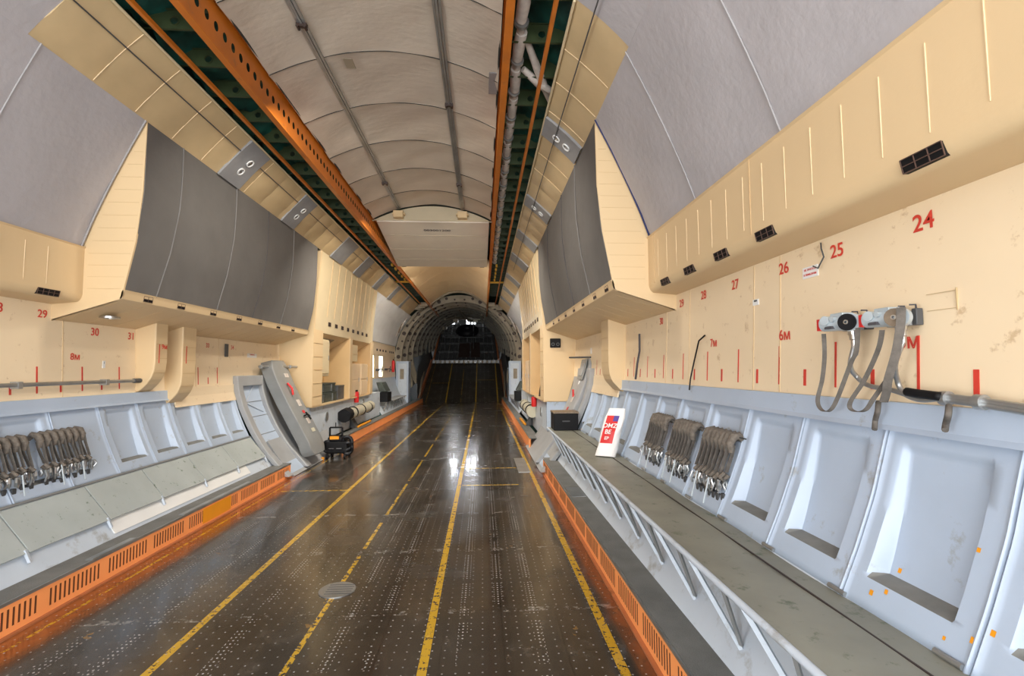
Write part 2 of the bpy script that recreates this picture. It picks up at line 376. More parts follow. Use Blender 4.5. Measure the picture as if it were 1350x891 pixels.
# ------------------------------------------------------------------ walls
HX = [0, .5, .8, 1.0]
def lining(s, y0, y1, z0, z1, off=0, mtl='cream_wall', name='lining', parent=None, n=8, th=.03):
    def fn(u, v):
        z = z0+(z1-z0)*v; return P(s, wall_x(z)+off, z, y0+(y1-y0)*u)
    return MB().slab(fn, 1, n, (s*th, 0, 0)).build(name, mtl, parent, smooth=30)
WALL = {}
for s in (-1, 1):
    WALL[s] = struct(lining(s, YF, 9.84, 1.5, 2.56, name='wall_'+SIDE[s]))
SEAM0 = {1: .98, -1: .88}
mat('shelf_shade', (.20, .20, .185), .8, var=.15, scale=9)  # shade on the pocket shelves, put into the colour
def pressed_panel(s, y0, y1, pocket=True, parent=None, zt=1.5, zb=.75):
    w = y1-y0
    au, bu, lo, hi = .17, .86, .15, .90
    us = sorted(set([0, .02, .04, .06, .10, au, au+.035, .3, .4, .5, .6, .7, .78, bu-.05, bu, .92, .94, .96, .98, 1.0]+[au+.01, au+.025, bu-.035, bu-.015]))
    vs_ = sorted(set([0, .05, .10, lo-.012, lo, lo+.012, lo+.024, lo+.05, .25, .3, .36, .42, .48, .54, .6, .66, .72, .78, .83, hi-.06, hi-.04, hi-.02, hi, .95, 1.0]))
    sm = lambda t: t*t*(3-2*t)
    cl = lambda t: min(1, max(0, t))
    def fn(u, v):
        z = zb+(zt-zb)*v; x = wall_x(z); d = 0
        if pocket:
            d = (.016+.075*(1-v))*sm(cl((u-au)/.035))*sm(cl((bu-u)/.05))*sm(cl((v-lo)/.024))*sm(cl((hi-v)/.06))
        e = min(u, 1-u)*w
        return P(s, x+d-.010*max(0, 1-abs(e-.012)/.012), z, y0+w*u)
    m = MB(); nv = len(vs_); nu = len(us)
    m.add([fn(u, v) for u in us for v in vs_], [(i*nv+j, i*nv+j+1, (i+1)*nv+j+1, (i+1)*nv+j) for i in range(nu-1) for j in range(nv-1)])
    o = m.build('pressed_panel', 'grey_blue', parent, smooth=50)
    o.data.materials.append(M['shelf_shade'])
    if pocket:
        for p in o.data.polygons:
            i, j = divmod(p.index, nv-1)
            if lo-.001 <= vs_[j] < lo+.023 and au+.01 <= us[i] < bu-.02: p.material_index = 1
    sol = o.modifiers.new('thickness', 'SOLIDIFY'); sol.thickness = .012; sol.offset = -1 if s > 0 else -1
    return o
PITCH = .565
for s in (-1, 1):
    y = 1.55-PITCH*4 if s > 0 else 4.12-PITCH*8
    k = 0
    while y < 8.0:
        y1 = min(y+PITCH, 8.0)
        if y1-y > .1:
            pk = True
            if s < 0 and 4.6 < y < 4.75: pk = False
            pressed_panel(s, y, y1, pk, WALL[s])
        y = y1; k += 1
# grey sill band between pressed panels and cream lining
for s, ye in ((1, 6.45), (-1, 6.5)):
    def fn(u, v): z = 1.47+.125*v; return P(s, wall_x(z)-.035-.012*(v < .1), z, YF+(ye-YF)*u)
    MB().slab(fn, 1, 6, (s*.05, 0, 0)).build('sill_band', 'grey_blue', WALL[s], smooth=30)
# lining seams (fine grooves), vertical
for s, ylist in ((1, [1.3, 2.95, 3.25, 4.3, 4.85]), (-1, [4.86, 2.6, 7.0, 7.6])):
    for yy in ylist:
        m = MB()
        def fn(u, v): z = 1.6+.86*v; return P(s, wall_x(z)-.003, z, yy-.004+.008*u)
        m.slab(fn, 1, 8, (s*.004, 0, 0)).build('seam', 'cream', WALL[s])
# foot wall sloping up from walkway to the bench hinge
for s in (-1, 1):
    def fn(u, v):
        z = .235+(.75-.235)*v; return P(s, wall_x(z), z, YF+(8.3-YF)*u)
    MB().slab(fn, 1, 8, (s*.03, 0, 0)).build('foot_panel', 'grey_blue_light', WALL[s], smooth=30)
# walkways on the kerbs
def kerb(s, y0, y1, label, slots=True, smap=None):
    zt = zl(s, .235)
    r = empty('kerb', (s*2.17, (y0+y1)/2, 0), label, 'kerb')
    f = MB().box(min(s*2.075, s*2.10), max(s*2.075, s*2.10), y0, y1, 0, zt).build('kerb_face', 'orange', r, bev=.004)
    MB().box(min(s*2.07, s*2.29), max(s*2.07, s*2.29), y0, y1, zt-.004, zt+.008).build('walkway', 'tread', r)
    MB().box(min(s*2.068, s*2.079), max(s*2.068, s*2.079), y0, y1, zt-.012, zt+.010).build('edge_strip', 'aluminium', r)
    MB().box(min(s*2.06, s*2.09), max(s*2.06, s*2.09), y0, y0+.008, .002, zt).build('end_cap', 'orange', r)
    MB().box(min(s*2.045, s*2.078), max(s*2.045, s*2.078), y0, y1, 0, .012).build('foot_strip', 'orange_dark', r)
    if slots:
        m = MB(); yy = y0+.06; n = 0
        while yy < y1-.08:
            if n % 14 < 12:
                m.box(min(s*2.0735, s*2.077), max(s*2.0735, s*2.077), yy, yy+.014, .055, zt-.045)
            yy += .04; n += 1
        m.build('slots', 'slot', f)
    return r
kr = kerb(1, YF, 8.3, 'near orange slotted kerb with grey walkway along the right side below the bench')
kl = kerb(-1, YF, 8.25, 'near orange slotted kerb with grey walkway along the left side below the folded bench')
MB().box(-2.0755, -2.071, 5.75, 6.35, .03, .19).build('amber_cover', 'amber', kl)
MB().box(2.10, 2.27, 5.75, 6.2, .243, .25).build('bright_plate', 'aluminium', kr)
MB().box(-2.13, -2.075, 4.2, 4.7, .228, .236).build('bright_plate', 'aluminium', kl)
MB().box(-2.13, -2.075, 5.4, 6.9, .228, .236).build('bright_plate', 'aluminium', kl)
kerb(1, 10.6, 25.9, 'far orange kerb on the right running on to the ramp', False)
kerb(-1, 11.2, 25.9, 'far orange kerb on the left behind the black trolley', False)
# door vestibules between kerbs: sill plates
for s in (-1, 1):
    def fn(u, v):
        x = 2.02+.36*v+.10*v*v; z = .01+.62*v**1.5; return P(s, x, z, 8.3+2.75*u)
    struct(MB().slab(fn, 8, 8, (s*.02, 0, -.02)).build('trim_%d' % (3+(s > 0)), 'grey_panel', smooth=40))
# ------------------------------------------------------------------ overhead ducts and curtains
NEAR_B = [(2.94, 2.465), (2.72, 2.485), (2.695, 2.50), (2.675, 2.55), (2.675, 3.02), (2.66, 3.03)]
CURT_N = [(2.70, 3.005), (2.60, 3.28), (2.47, 3.58), (2.32, 3.90), (2.165, 4.20)]
FAR_B = [(2.93, 2.32), (2.35, 2.505), (2.325, 2.52), (2.31, 2.60), (2.30, 2.61)]
CURT_F = [(2.315, 2.60), (2.22, 3.1), (2.175, 3.55), (2.165, 4.20)]
def sheet(s, prof, y0, y1, name, mtl, parent, nu=1, th=.02, wob=0.0, seed=0, nv=24, smooth=35, zmap=True):
    rnd = random.Random(seed); ph = [rnd.uniform(0, 6.3) for _ in range(8)]
    def fn(u, v):
        x, z = polyx(prof, v); y = y0+(y1-y0)*u
        w = 0
        if wob:
            w = wob*(math.sin(y*2.9+ph[0]+v*2)+.6*math.sin(y*7+ph[1]+5*v)+.5*math.sin(v*9+ph[2]+y))*math.sin(math.pi*min(1, max(0, v)))
            w += wob*.8*math.exp(-((v-.03)/.05)**2)*math.sin(y*22+ph[3])
        return P(s, x+w, z, y)
    return MB().slab(fn, nu, nv, (s*th, 0, 0)).build(name, mtl, parent, smooth=smooth)
def vents(s, ylist, x, z, L_, H_, parent, tilt=0.0):
    for yy in ylist:
        zc = zl(s, z); g_ = MB(); X0 = s*(x-.002)
        v_ = MB(); v_.add([(X0, yy-L_/2, zc-H_/2), (X0, yy+L_/2, zc-H_/2), (X0-s*tilt, yy+L_/2, zc+H_/2), (X0-s*tilt, yy-L_/2, zc+H_/2),
                           (X0+s*.02, yy-L_/2, zc-H_/2), (X0+s*.02, yy+L_/2, zc-H_/2), (X0+s*.02, yy+L_/2, zc+H_/2), (X0+s*.02, yy-L_/2, zc+H_/2)],
                          [(0,1,2,3),(4,7,6,5),(0,4,5,1),(1,5,6,2),(2,6,7,3),(3,7,4,0)])
        vo = v_.build('vent', 'black', parent)
        n = max(2, int(L_/.05))
        for k in range(n+1):
            yk = yy-L_/2+L_*k/n
            g_.bar((X0-s*.002, yk, zc-H_/2), (X0-s*(tilt+.002), yk, zc+H_/2), .0035, .003, (0, 1, 0))
        for zz in (-1, 0, 1):
            g_.bar((X0-s*(.002+tilt*(zz+1)/2), yy-L_/2, zc+zz*H_/2), (X0-s*(.002+tilt*(zz+1)/2), yy+L_/2, zc+zz*H_/2), .004, .003)
        g_.build('grille', 'grille', vo)
for s in (-1, 1):
    nm = SIDE[s]; YB = 4.73 if s < 0 else 4.62
    d = empty('overhead_duct', (s*2.8, 1.2, zl(s, 2.46)), 'near cream overhead duct with vent slots and ribbed upper face on the %s wall' % nm, 'overhead duct')
    sheet(s, NEAR_B, YF, YB, 'casing', 'cream', d, nu=1, nv=40, th=.015, smooth=25)
    vents(s, [1.66, 2.67, 3.19, 3.70, 4.21] if s > 0 else [3.0, 3.75, 4.38], 2.685, 2.523, .17 if s > 0 else .21, .052, d, .012)
    for k in range(26):   # raised beads on the upper face
        yy = .15+k*.21
        if yy > 4.45: break
        MB().tube([P(s, 2.676, 2.60, yy), P(s, 2.674, 2.94, yy)], .0035, 6).build('bead', 'cream', d, smooth=40)
    for yy in (2.80, 4.45) if s > 0 else (2.8,):
        MB().bar(P(s, 2.673, 2.55, yy), P(s, 2.673, 3.02, yy), .004, .004, (0, 1, 0)).build('joint', 'groove', d)
    # far duct
    d2 = empty('overhead_duct', (s*2.6, 7.0, zl(s, 2.32)), 'far cream overhead duct projecting over the %s wall, its lip dotted with small vents' % nm, 'overhead duct')
    sheet(s, FAR_B, YB, 9.6, 'casing', 'cream', d2, nv=30, th=.015, smooth=25)
    vents(s, [4.86, 5.38, 6.02, 6.63, 7.3, 7.97, 8.57] if s > 0 else [5.08, 5.62, 6.27, 6.92, 7.56, 8.22, 8.84], 2.322, 2.562, .13, .055, d2, .006)
    # end wall of the far duct, facing forward
    prof_in = FAR_B[:-1]+CURT_F; prof_out = [(2.955, 2.30), (2.95, 2.9), (2.80, 3.4), (2.55, 3.9), (2.22, 4.22)]
    def fn(u, v):
        a = polyx(prof_in, v); b = polyx(prof_out, v)
        return P(s, a[0]*(1-u)+b[0]*u, a[1]*(1-u)+b[1]*u, YB)
    MB().slab(fn, 3, 40, (0, .02, 0)).build('end_wall', 'cream', d2)
    for k in range(13):
        z = 2.62+k*.118; xi = interp(z, [2.6, 3.1, 3.55, 4.2], [2.315, 2.22, 2.175, 2.165])+.02; xo = interp(z, [2.5, 3.0, 3.4, 3.82, 4.2], [2.67, 2.67, 2.54, 2.35, 2.165])-.03
        if xo-xi > .03: MB().bar(P(s, xi, z, YB-.001), P(s, xo, z, YB-.001), .003, .003).build('groove', 'groove', d2)
    for k in range(14):
        yy = 4.8+k*.33; MB().bar(P(s, 2.90, 2.329, yy), P(s, 2.40, 2.489, yy), .003, .003).build('joint', 'groove', d2)
    # curtains
    c1 = empty('quilted_curtain', (s*2.4, 1.1, zl(s, 3.0)), 'pale grey quilted curtain nearest the camera, above the near duct on the %s' % nm, 'curtain')
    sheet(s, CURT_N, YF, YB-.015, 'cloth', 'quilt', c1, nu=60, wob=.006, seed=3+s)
    cap = [(2.165, 4.20)]+[arc(t) for t in range(44, 69, 3)]
    sheet(s, cap, YF, 3.5, 'upper_cloth', 'quilt', c1, nu=30, wob=.004, seed=5+s, nv=10)
    for yy in ([2.49, 3.56, 1.4] if s > 0 else [3.6, 2.6, 1.5]):
        MB().tube([P(s, x-.006, z, yy) for x, z in [polyx(CURT_N, t/10) for t in range(11)]], .006, 6).build('piping', 'quilt_seam', c1, smooth=50)
    MB().tube([P(s, polyx(CURT_N, t/10)[0]-.004, polyx(CURT_N, t/10)[1], YB-.025) for t in range(11)], .008, 6).build('edge_binding', 'navy' if s > 0 else 'quilt_seam', c1, smooth=50)
    MB().tube([P(s, 2.697, 3.008, YF+.05), P(s, 2.697, 3.008, YB-.03)], .006, 6).build('hem', 'seam_dark', c1)
    c2 = empty('quilted_curtain', (s*2.25, 7.0, zl(s, 2.6)), 'dark grey quilted curtain over the projecting far duct on the %s' % nm, 'curtain')
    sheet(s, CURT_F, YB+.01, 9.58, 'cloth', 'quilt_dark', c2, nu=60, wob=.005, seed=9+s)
    for q, yy in enumerate([5.62, 6.62, 8.12] if s > 0 else [5.24, 6.38, 7.34, 8.32]):
        dk = (q == 2) or (s > 0 and q == 1)
        MB().tube([P(s, x-.006, z, yy+.06*math.sin(z*2)) for x, z in [polyx(CURT_F, t/10) for t in range(11)]], .004 if dk else .006, 6).build('piping', 'seam_dark' if dk else 'dark_seam', c2, smooth=50)
    # back of the duct zone: bulkhead face at the start of the equipment block
# ------------------------------------------------------------------ corner lining strip with grey patches
for s in (-1, 1):
    r = struct(empty('trim_%d' % (1 if s < 0 else 2), (s*1.95, 10, 4.2)))
    YE = 21.6
    edges = [3.5, 4.06, 4.55, 5.08, 5.60, 6.1, 6.6, 7.1, 7.7, 8.3, 8.8, 9.3, 9.8, 10.4, 11.0, 11.6, 12.2, 12.9, 13.5, 14.2, 15, 15.8, 16.5, 17.3, 18.1, 19, 19.8, 20.7, YE]
    patches = {-1: [(5.95, 6.45), (7.8, 8.3), (10.3, 11.1), (12.1, 12.7), (14.2, 14.7), (16.4, 16.9), (18.6, 19.0)], 1: [(5.2, 5.6), (7.6, 8.05), (9.55, 10.1), (11.5, 12.2), (14.0, 14.6), (16.2, 16.8), (18.5, 19.0)]}[s]
    for a, b in zip(edges, edges[1:]):
        def fn(u, v):
            th = 42.6+10.8*v; bulge = (.007 if a < 6.5 else .018)*math.sin(math.pi*u)**.6*math.sin(math.pi*min(1, max(0, v)))**.5
            x, z = arc(th, R0-bulge); return (s*x, a+(b-a)*u, zl(s, z) if v < .3 else z-(.07*(1-v)/.7 if s < 0 else 0))
        MB().slab(fn, 10, 8, (s*.02, 0, .02)).build('lining_pad', 'cream_strip', r, smooth=50)
        if a < 6.5: MB().tube([(s*x, b, z-(.07*(54-t)/11.0 if s < 0 else 0)) for t, (x, z) in [(t, arc(t, R0-.009)) for t in range(43, 54, 1)]], .004, 6).build('seam_bead', 'cream', r, smooth=50)
    for (a, b) in patches:
        p = empty('socket_panel', (s*1.95, (a+b)/2, 4.3)); p.parent = r; p.location = Vector(p.location)-Vector(r.location)
        p['label'] = 'grey panel with white rings'
        def fn(u, v):
            th = 42.8+10.3*v; x, z = arc(th, R0-.034); return (s*x, a+(b-a)*u, z-(.07*(1-v) if s < 0 else 0))
        MB().slab(fn, 2, 8, (s*.02, 0, .02)).build('plate', 'patch_grey', p, smooth=50)
        if a < 9:
            for th in (46.2, 49.2):
                x, z = arc(th, R0-.036); n = Vector((-s*math.cos(math.radians(th)), 0, -math.sin(math.radians(th))))
                c = Vector((s*x, (a+b)/2+.02, z-(.04 if s < 0 else 0)))
                MB().ring(c, n, .040, .052, .012, 28).build('ring', 'white', p, smooth=30)
                MB().ring(c, n, .001, .016, .010, 16).build('socket', 'metal', p, smooth=30)
    # edge lip of strip and thin cable
    x, z = arc(53.3, R0-.02)
    MB().tube([(s*x, 3.5, z), (s*x, YE, z)], .012, 6).build('edge_lip', 'cream_pale', r)
    x, z = arc(49.5, R0-.045)
    MB().tube([(s*x, YF, z), (s*x, 13, z)], .006, 6).build('cable', 'dark_grey', r)
# ------------------------------------------------------------------ roof bay: ribs, rails
roof = struct(empty('ceiling', (0, 8, 4.9)))
for s in (-1, 1):
    k = 0; yy = 1.55
    while yy < 19.5:
        z0, z1 = 4.655, 4.82
        # plate with a lightening hole: ring of quads around a hole
        xc, zc, hr = s*1.58, 4.73, .034
        x0, x1 = s*1.30, s*1.86
        m = MB(); n = 16; vs = []
        for j in range(n):
            t = 2*math.pi*j/n; cx, cz = math.cos(t), math.sin(t)
            vs.append((xc+hr*cx, yy, zc+hr*cz))
        rect = []
        for j in range(n):
            t = 2*math.pi*j/n; cx, cz = math.cos(t), math.sin(t)
            kx = .28/abs(cx) if abs(cx) > 1e-6 else 1e9; kz = ((z1-zc) if cz > 0 else (zc-z0))/abs(cz) if abs(cz) > 1e-6 else 1e9
            q = min(kx, kz); rect.append((xc+cx*q, yy, zc+cz*q))
        m.add(vs+rect, [(j, (j+1) % n, n+(j+1) % n, n+j) for j in range(n)])
        m.box(min(x0, x1), max(x0, x1), yy-.012, yy+.012, z0-.004, z0)
        m.box(min(x0, x1), max(x0, x1), yy-.02, yy+.02, z1, z1+.006)
        m.ring((xc, yy-.006, zc), (0, 1, 0), hr, hr+.010, .012, 16)
        m.build('rib', 'green_rib', roof, smooth=30)
        yy += .518 if yy < 12.8 else .4
        k += 1
    # crumpled green insulation above the ribs
    def fn(u, v):
        x = 1.28+.62*v; y = YF+(20-YF)*u
        return (s*x, y, 4.96-.22*v+.04*math.sin(y*9+v*7)+.03*math.sin(y*23+v*9))
    MB().slab(fn, 260, 8, (0, 0, .02)).build('insulation', 'green_skin', roof, smooth=60)
    # yellow stencil-like handles in the far bay
    for q in range(5):
        MB().box(min(s*1.42, s*1.47), max(s*1.42, s*1.47), 13.4+q*.55, 13.55+q*.55, 4.60, 4.66).build('yellow_clip', 'yellow', roof)
    MB().box(min(s*1.30, s*1.80), max(s*1.30, s*1.80), 16.0, 16.12, 4.6, 4.64).build('yellow_clip', 'yellow', roof)
    nm = SIDE[s]
    # crane rail: web with round holes + flanges
    rl = empty('crane_rail', (s*1.27, 12, 4.5), 'wide orange overhead crane rail with round holes, %s of the ceiling' % nm, 'rail')
    Y0, Y1 = YF, 25.8; zb, zt = 4.53, 4.93; X = s*1.265
    m = MB(); yy = Y0; n = 16; cell = .145; i = 0
    while yy < Y1-.01:
        y2 = min(yy+cell, Y1)
        if 2.0 < yy < 14:
            yc, zc, hr = yy+cell/2, 4.735, .034
            ins = [(X, yc+hr*math.cos(2*math.pi*j/n), zc+hr*1.25*math.sin(2*math.pi*j/n)) for j in range(n)]
            outs = []
            for j in range(n):
                t = 2*math.pi*j/n; cy_, cz = math.cos(t), math.sin(t)
                ky = (cell/2)/abs(cy_) if abs(cy_) > 1e-6 else 1e9; kz = ((zt-zc) if cz > 0 else (zc-zb))/abs(cz) if abs(cz) > 1e-6 else 1e9
                q = min(ky, kz); outs.append((X, yc+cy_*q, zc+cz*q))
            # corner fill
            m.add(ins+outs, [(j, (j+1) % n, n+(j+1) % n, n+j) for j in range(n)])
            for (cy_, cz_) in ((yy, zb), (y2, zb), (y2, zt), (yy, zt)):
                qs = sorted(outs, key=lambda p: (p[1]-cy_)**2+(p[2]-cz_)**2)
                ang = lambda p: math.atan2(p[2]-zc, p[1]-yc)
                ca = math.atan2(cz_-zc, cy_-yc)
                ds = sorted(outs, key=lambda p: abs((ang(p)-ca+math.pi) % (2*math.pi)-math.pi))[:2]
                m.add([ds[0], ds[1], (X, cy_, cz_)], [(0, 1, 2)])
        else:
            m.add([(X, yy, zb), (X, y2, zb), (X, y2, zt), (X, yy, zt)], [(0, 1, 2, 3)])
        yy = y2
    m.build('web', 'rail_orange', rl)
    MB().box(X-.035, X+.035, Y0, Y1, zb-.012, zb).build('bottom_flange', 'rail_orange', rl, bev=.003)
    MB().box(X-.03, X+.03, Y0, Y1, zt, zt+.01).build('top_flange', 'rail_orange', rl)
    MB().tube([(X-s*.045, Y0, zt-.02), (X-s*.045, 10.0, zt-.02)], .012, 6).build('edge_cord', 'cloth_seam', rl)
    t = MB().box(s*1.61-.017, s*1.61+.017, YF, 25.5, 4.52, 4.56)
    tag(t.build('guide_rail', 'rail_orange', bev=.003), 'thin orange guide rail hanging under the green %s roof bay' % nm, 'rail')
# lagged pipe, in sections, right bay
pp = empty('lagged_pipe', (1.385, 8, 4.68), 'white lagged pipe with clamps running through the right green roof bay', 'pipe')
yy = 2.0
while yy < 13:
    MB().tube([(1.385+.01*math.sin(yy*5), yy, 4.70), (1.385, yy+.17, 4.695), (1.385+.008*math.sin(yy*3), yy+.36, 4.70)], [.050, .056, .050], 12).build('lagging', 'pipe_wrap', pp, smooth=60)
    MB().ring((1.385, yy+.385, 4.70), (0, 1, 0), .02, .062, .035, 16).build('clamp', 'aluminium', pp, smooth=30)
    yy += .518
MB().cyl((1.385, YF, 4.70), (1.385, 13.2, 4.70), .036, 12).build('core', 'pipe_wrap', pp, smooth=60)
for (a, b) in (((1.45, 4.2, 4.72), (1.83, 5.2, 4.66)), ((1.45, 4.6, 4.70), (1.8, 4.9, 4.64)), ((1.42, 3.2, 4.74), (1.80, 2.7, 4.68))):
    mid = ((a[0]+b[0])/2, (a[1]+b[1])/2, a[2]-.05)
    tag(MB().tube([a, mid, b], [.03, .045, .03], 8).build('lagged_hose', 'pipe_wrap', smooth=60), 'pale wrapped hose crossing the right green roof bay', 'hose', 'wrapped hoses in the right roof bay')
for dx in (0, .05):
    tag(MB().tube([(-1.8, 2.9+dx, 4.65), (-1.55, 3.05+dx, 4.7), (-1.3, 3.2+dx, 4.66)], .012, 6).build('bare_tube', 'brass_brown', smooth=60), 'thin brownish tube crossing the left green roof bay', 'tube', 'thin tubes in the left roof bay')
# ceiling cloth panels between rails
def cz(x): return 4.87+.33*(1-(x/1.25)**2)
yy = 5.22-1.04*8; i = 0
while yy < 10.0:
    y1 = min(yy+1.03, 10.1); i += 1; rr = random.Random(i); p1, p2, p3 = [rr.uniform(0, 6) for _ in range(3)]
    def fn(u, v):
        x = -1.225+2.45*v; y = yy+(y1-yy)*u
        z = cz(x)+.018*math.sin(math.pi*u)-.0
        ed = math.exp(-((1-abs(x)/1.25)/.10))
        z += .004*math.sin(x*31+y*9+p1)*ed*1.2+.003*math.sin(x*6+y*19+p2)*math.exp(-min(u, 1-u)/.12)+.004*math.sin(7*x+9*y+p3)
        return (x, y, z)
    MB().slab(fn, 18, 60, (0, 0, .02)).build('cloth_panel', 'ceiling_cloth', roof, smooth=60)
    MB().tube([(x, y1, cz(x)-.004) for x in [-1.22+2.44*k/24 for k in range(25)]], .005, 6).build('seam_cord', 'cloth_seam', roof)
    yy = y1
for s, bxy in ((-1, 10.0), (1, 10.0)):
    X = .66*s-.03
    t = empty('ceiling_track', (X, 5, 5.08), 'grey slotted ceiling track, %s of the two, ending at a small cream box' % SIDE[s], 'track')
    for dx in (-.028, 0, .028):
        MB().box(X+dx-.011, X+dx+.011, YF, 10.05, 5.075-(.008 if dx == 0 else 0), 5.10).build('strip', 'aluminium', t)
    for yb in ((2.85, 5.95, 8.6) if s > 0 else (8.6, 4.6)):
        MB().box(X-.05, X+.05, yb-.02, yb+.02, 5.045, 5.08).cyl((X-.035, yb-.03, 5.04), (X-.035, yb+.03, 5.04), .014, 8).cyl((X+.035, yb-.03, 5.04), (X+.035, yb+.03, 5.04), .014, 8).build('bracket', 'brown_black', t)
    bx = MB().box(X-.10, X+.10, 9.95, 10.12, 4.88, 5.02).box(X-.13, X+.13, 10.0, 10.14, 4.95, 4.99).build('junction_box', 'cream_strip', bev=.008)
    tag(bx, 'small cream box at the end of the %s ceiling track' % SIDE[s], 'box')
st = MB().tube([(-.55, 3.7, 5.0), (-.25, 3.85, 5.02), (.02, 3.9, 5.0)], .006, 6).tube([(-.28, 3.84, 5.02), (-.1, 3.6, 5.03), (.02, 3.45, 5.03)], .008, 6)
tag(st.build('black_rod', 'black'), 'thin black forked rod hanging against the ceiling cloth', 'rod')
MB().box(-.46, -.36, 5.15, 5.32, 5.10, 5.105).build('patch', 'frame_beige', roof)
MB().box(1.12, 1.22, 5.0, 5.4, 4.90, 4.91).build('patch', 'patch_grey', roof)
# cross beam and sloped beige panel
MB().slab(lambda u, v: (-1.25+2.5*v, 10.12+.02*u, 4.86+u*(cz(-1.25+2.5*v)-4.88)), 2, 24, (0, .05, 0)).build('cross_beam', 'ceiling_beam', roof)
pb = MB().hexa([(-1.16, 10.15, 4.835), (1.19, 10.15, 4.835), (1.17, 12.9, 4.47), (-1.19, 12.9, 4.47), (-1.16, 10.15, 4.86), (1.19, 10.15, 4.86), (1.17, 12.9, 4.50), (-1.19, 12.9, 4.50)]).build('hoist_cover', 'sheet_beige')
tag(pb, 'flat beige cover sheet with a dark serial number between the two orange rails', 'cover')
dn = Vector((0, 2.75, -.365)).normalized()
textmesh('003001200', .13, (.06, 10.55, 4.775), (1, 0, 0), tuple(-dn), 'seam_dark', 'serial_number', pb)
for f in (.25, .55, .8):
    MB().box(-1.15, 1.15, 10.15+2.75*f, 10.165+2.75*f, 4.835-.365*f-.006, 4.835-.365*f+.002).build('fold', 'frame_beige', pb)
# deep arched lining behind it
def arch(y0, y1, mtl, name, x0=1.3, zb=4.95, za=5.25, nv=24, parent=roof, th=.03):
    def fn(u, v):
        x = -x0+2*x0*v; return (x, y0+(y1-y0)*u, zb+(za-zb)*(1-(x/x0)**2))
    return MB().slab(fn, 6, nv, (0, 0, th)).build(name, mtl, parent, smooth=40)
for k in range(6): arch(12.9+k*1.45, 12.9+(k+1)*1.45-.015, 'cream', 'arched_lining', x0=1.24, zb=4.60, za=5.22)
MB().tube([(x, 21.5, 4.55+.62*(1-(x/1.3)**2)) for x in [-1.3+2.6*k/20 for k in range(21)]], .05, 8).build('arch_rim', 'frame_beige', roof)
MB().box(-1.12, -1.0, 12.95, 13.1, 4.50, 4.56).build('latch', 'black', roof); MB().box(.98, 1.1, 12.95, 13.1, 4.50, 4.56).build('latch', 'black', roof)
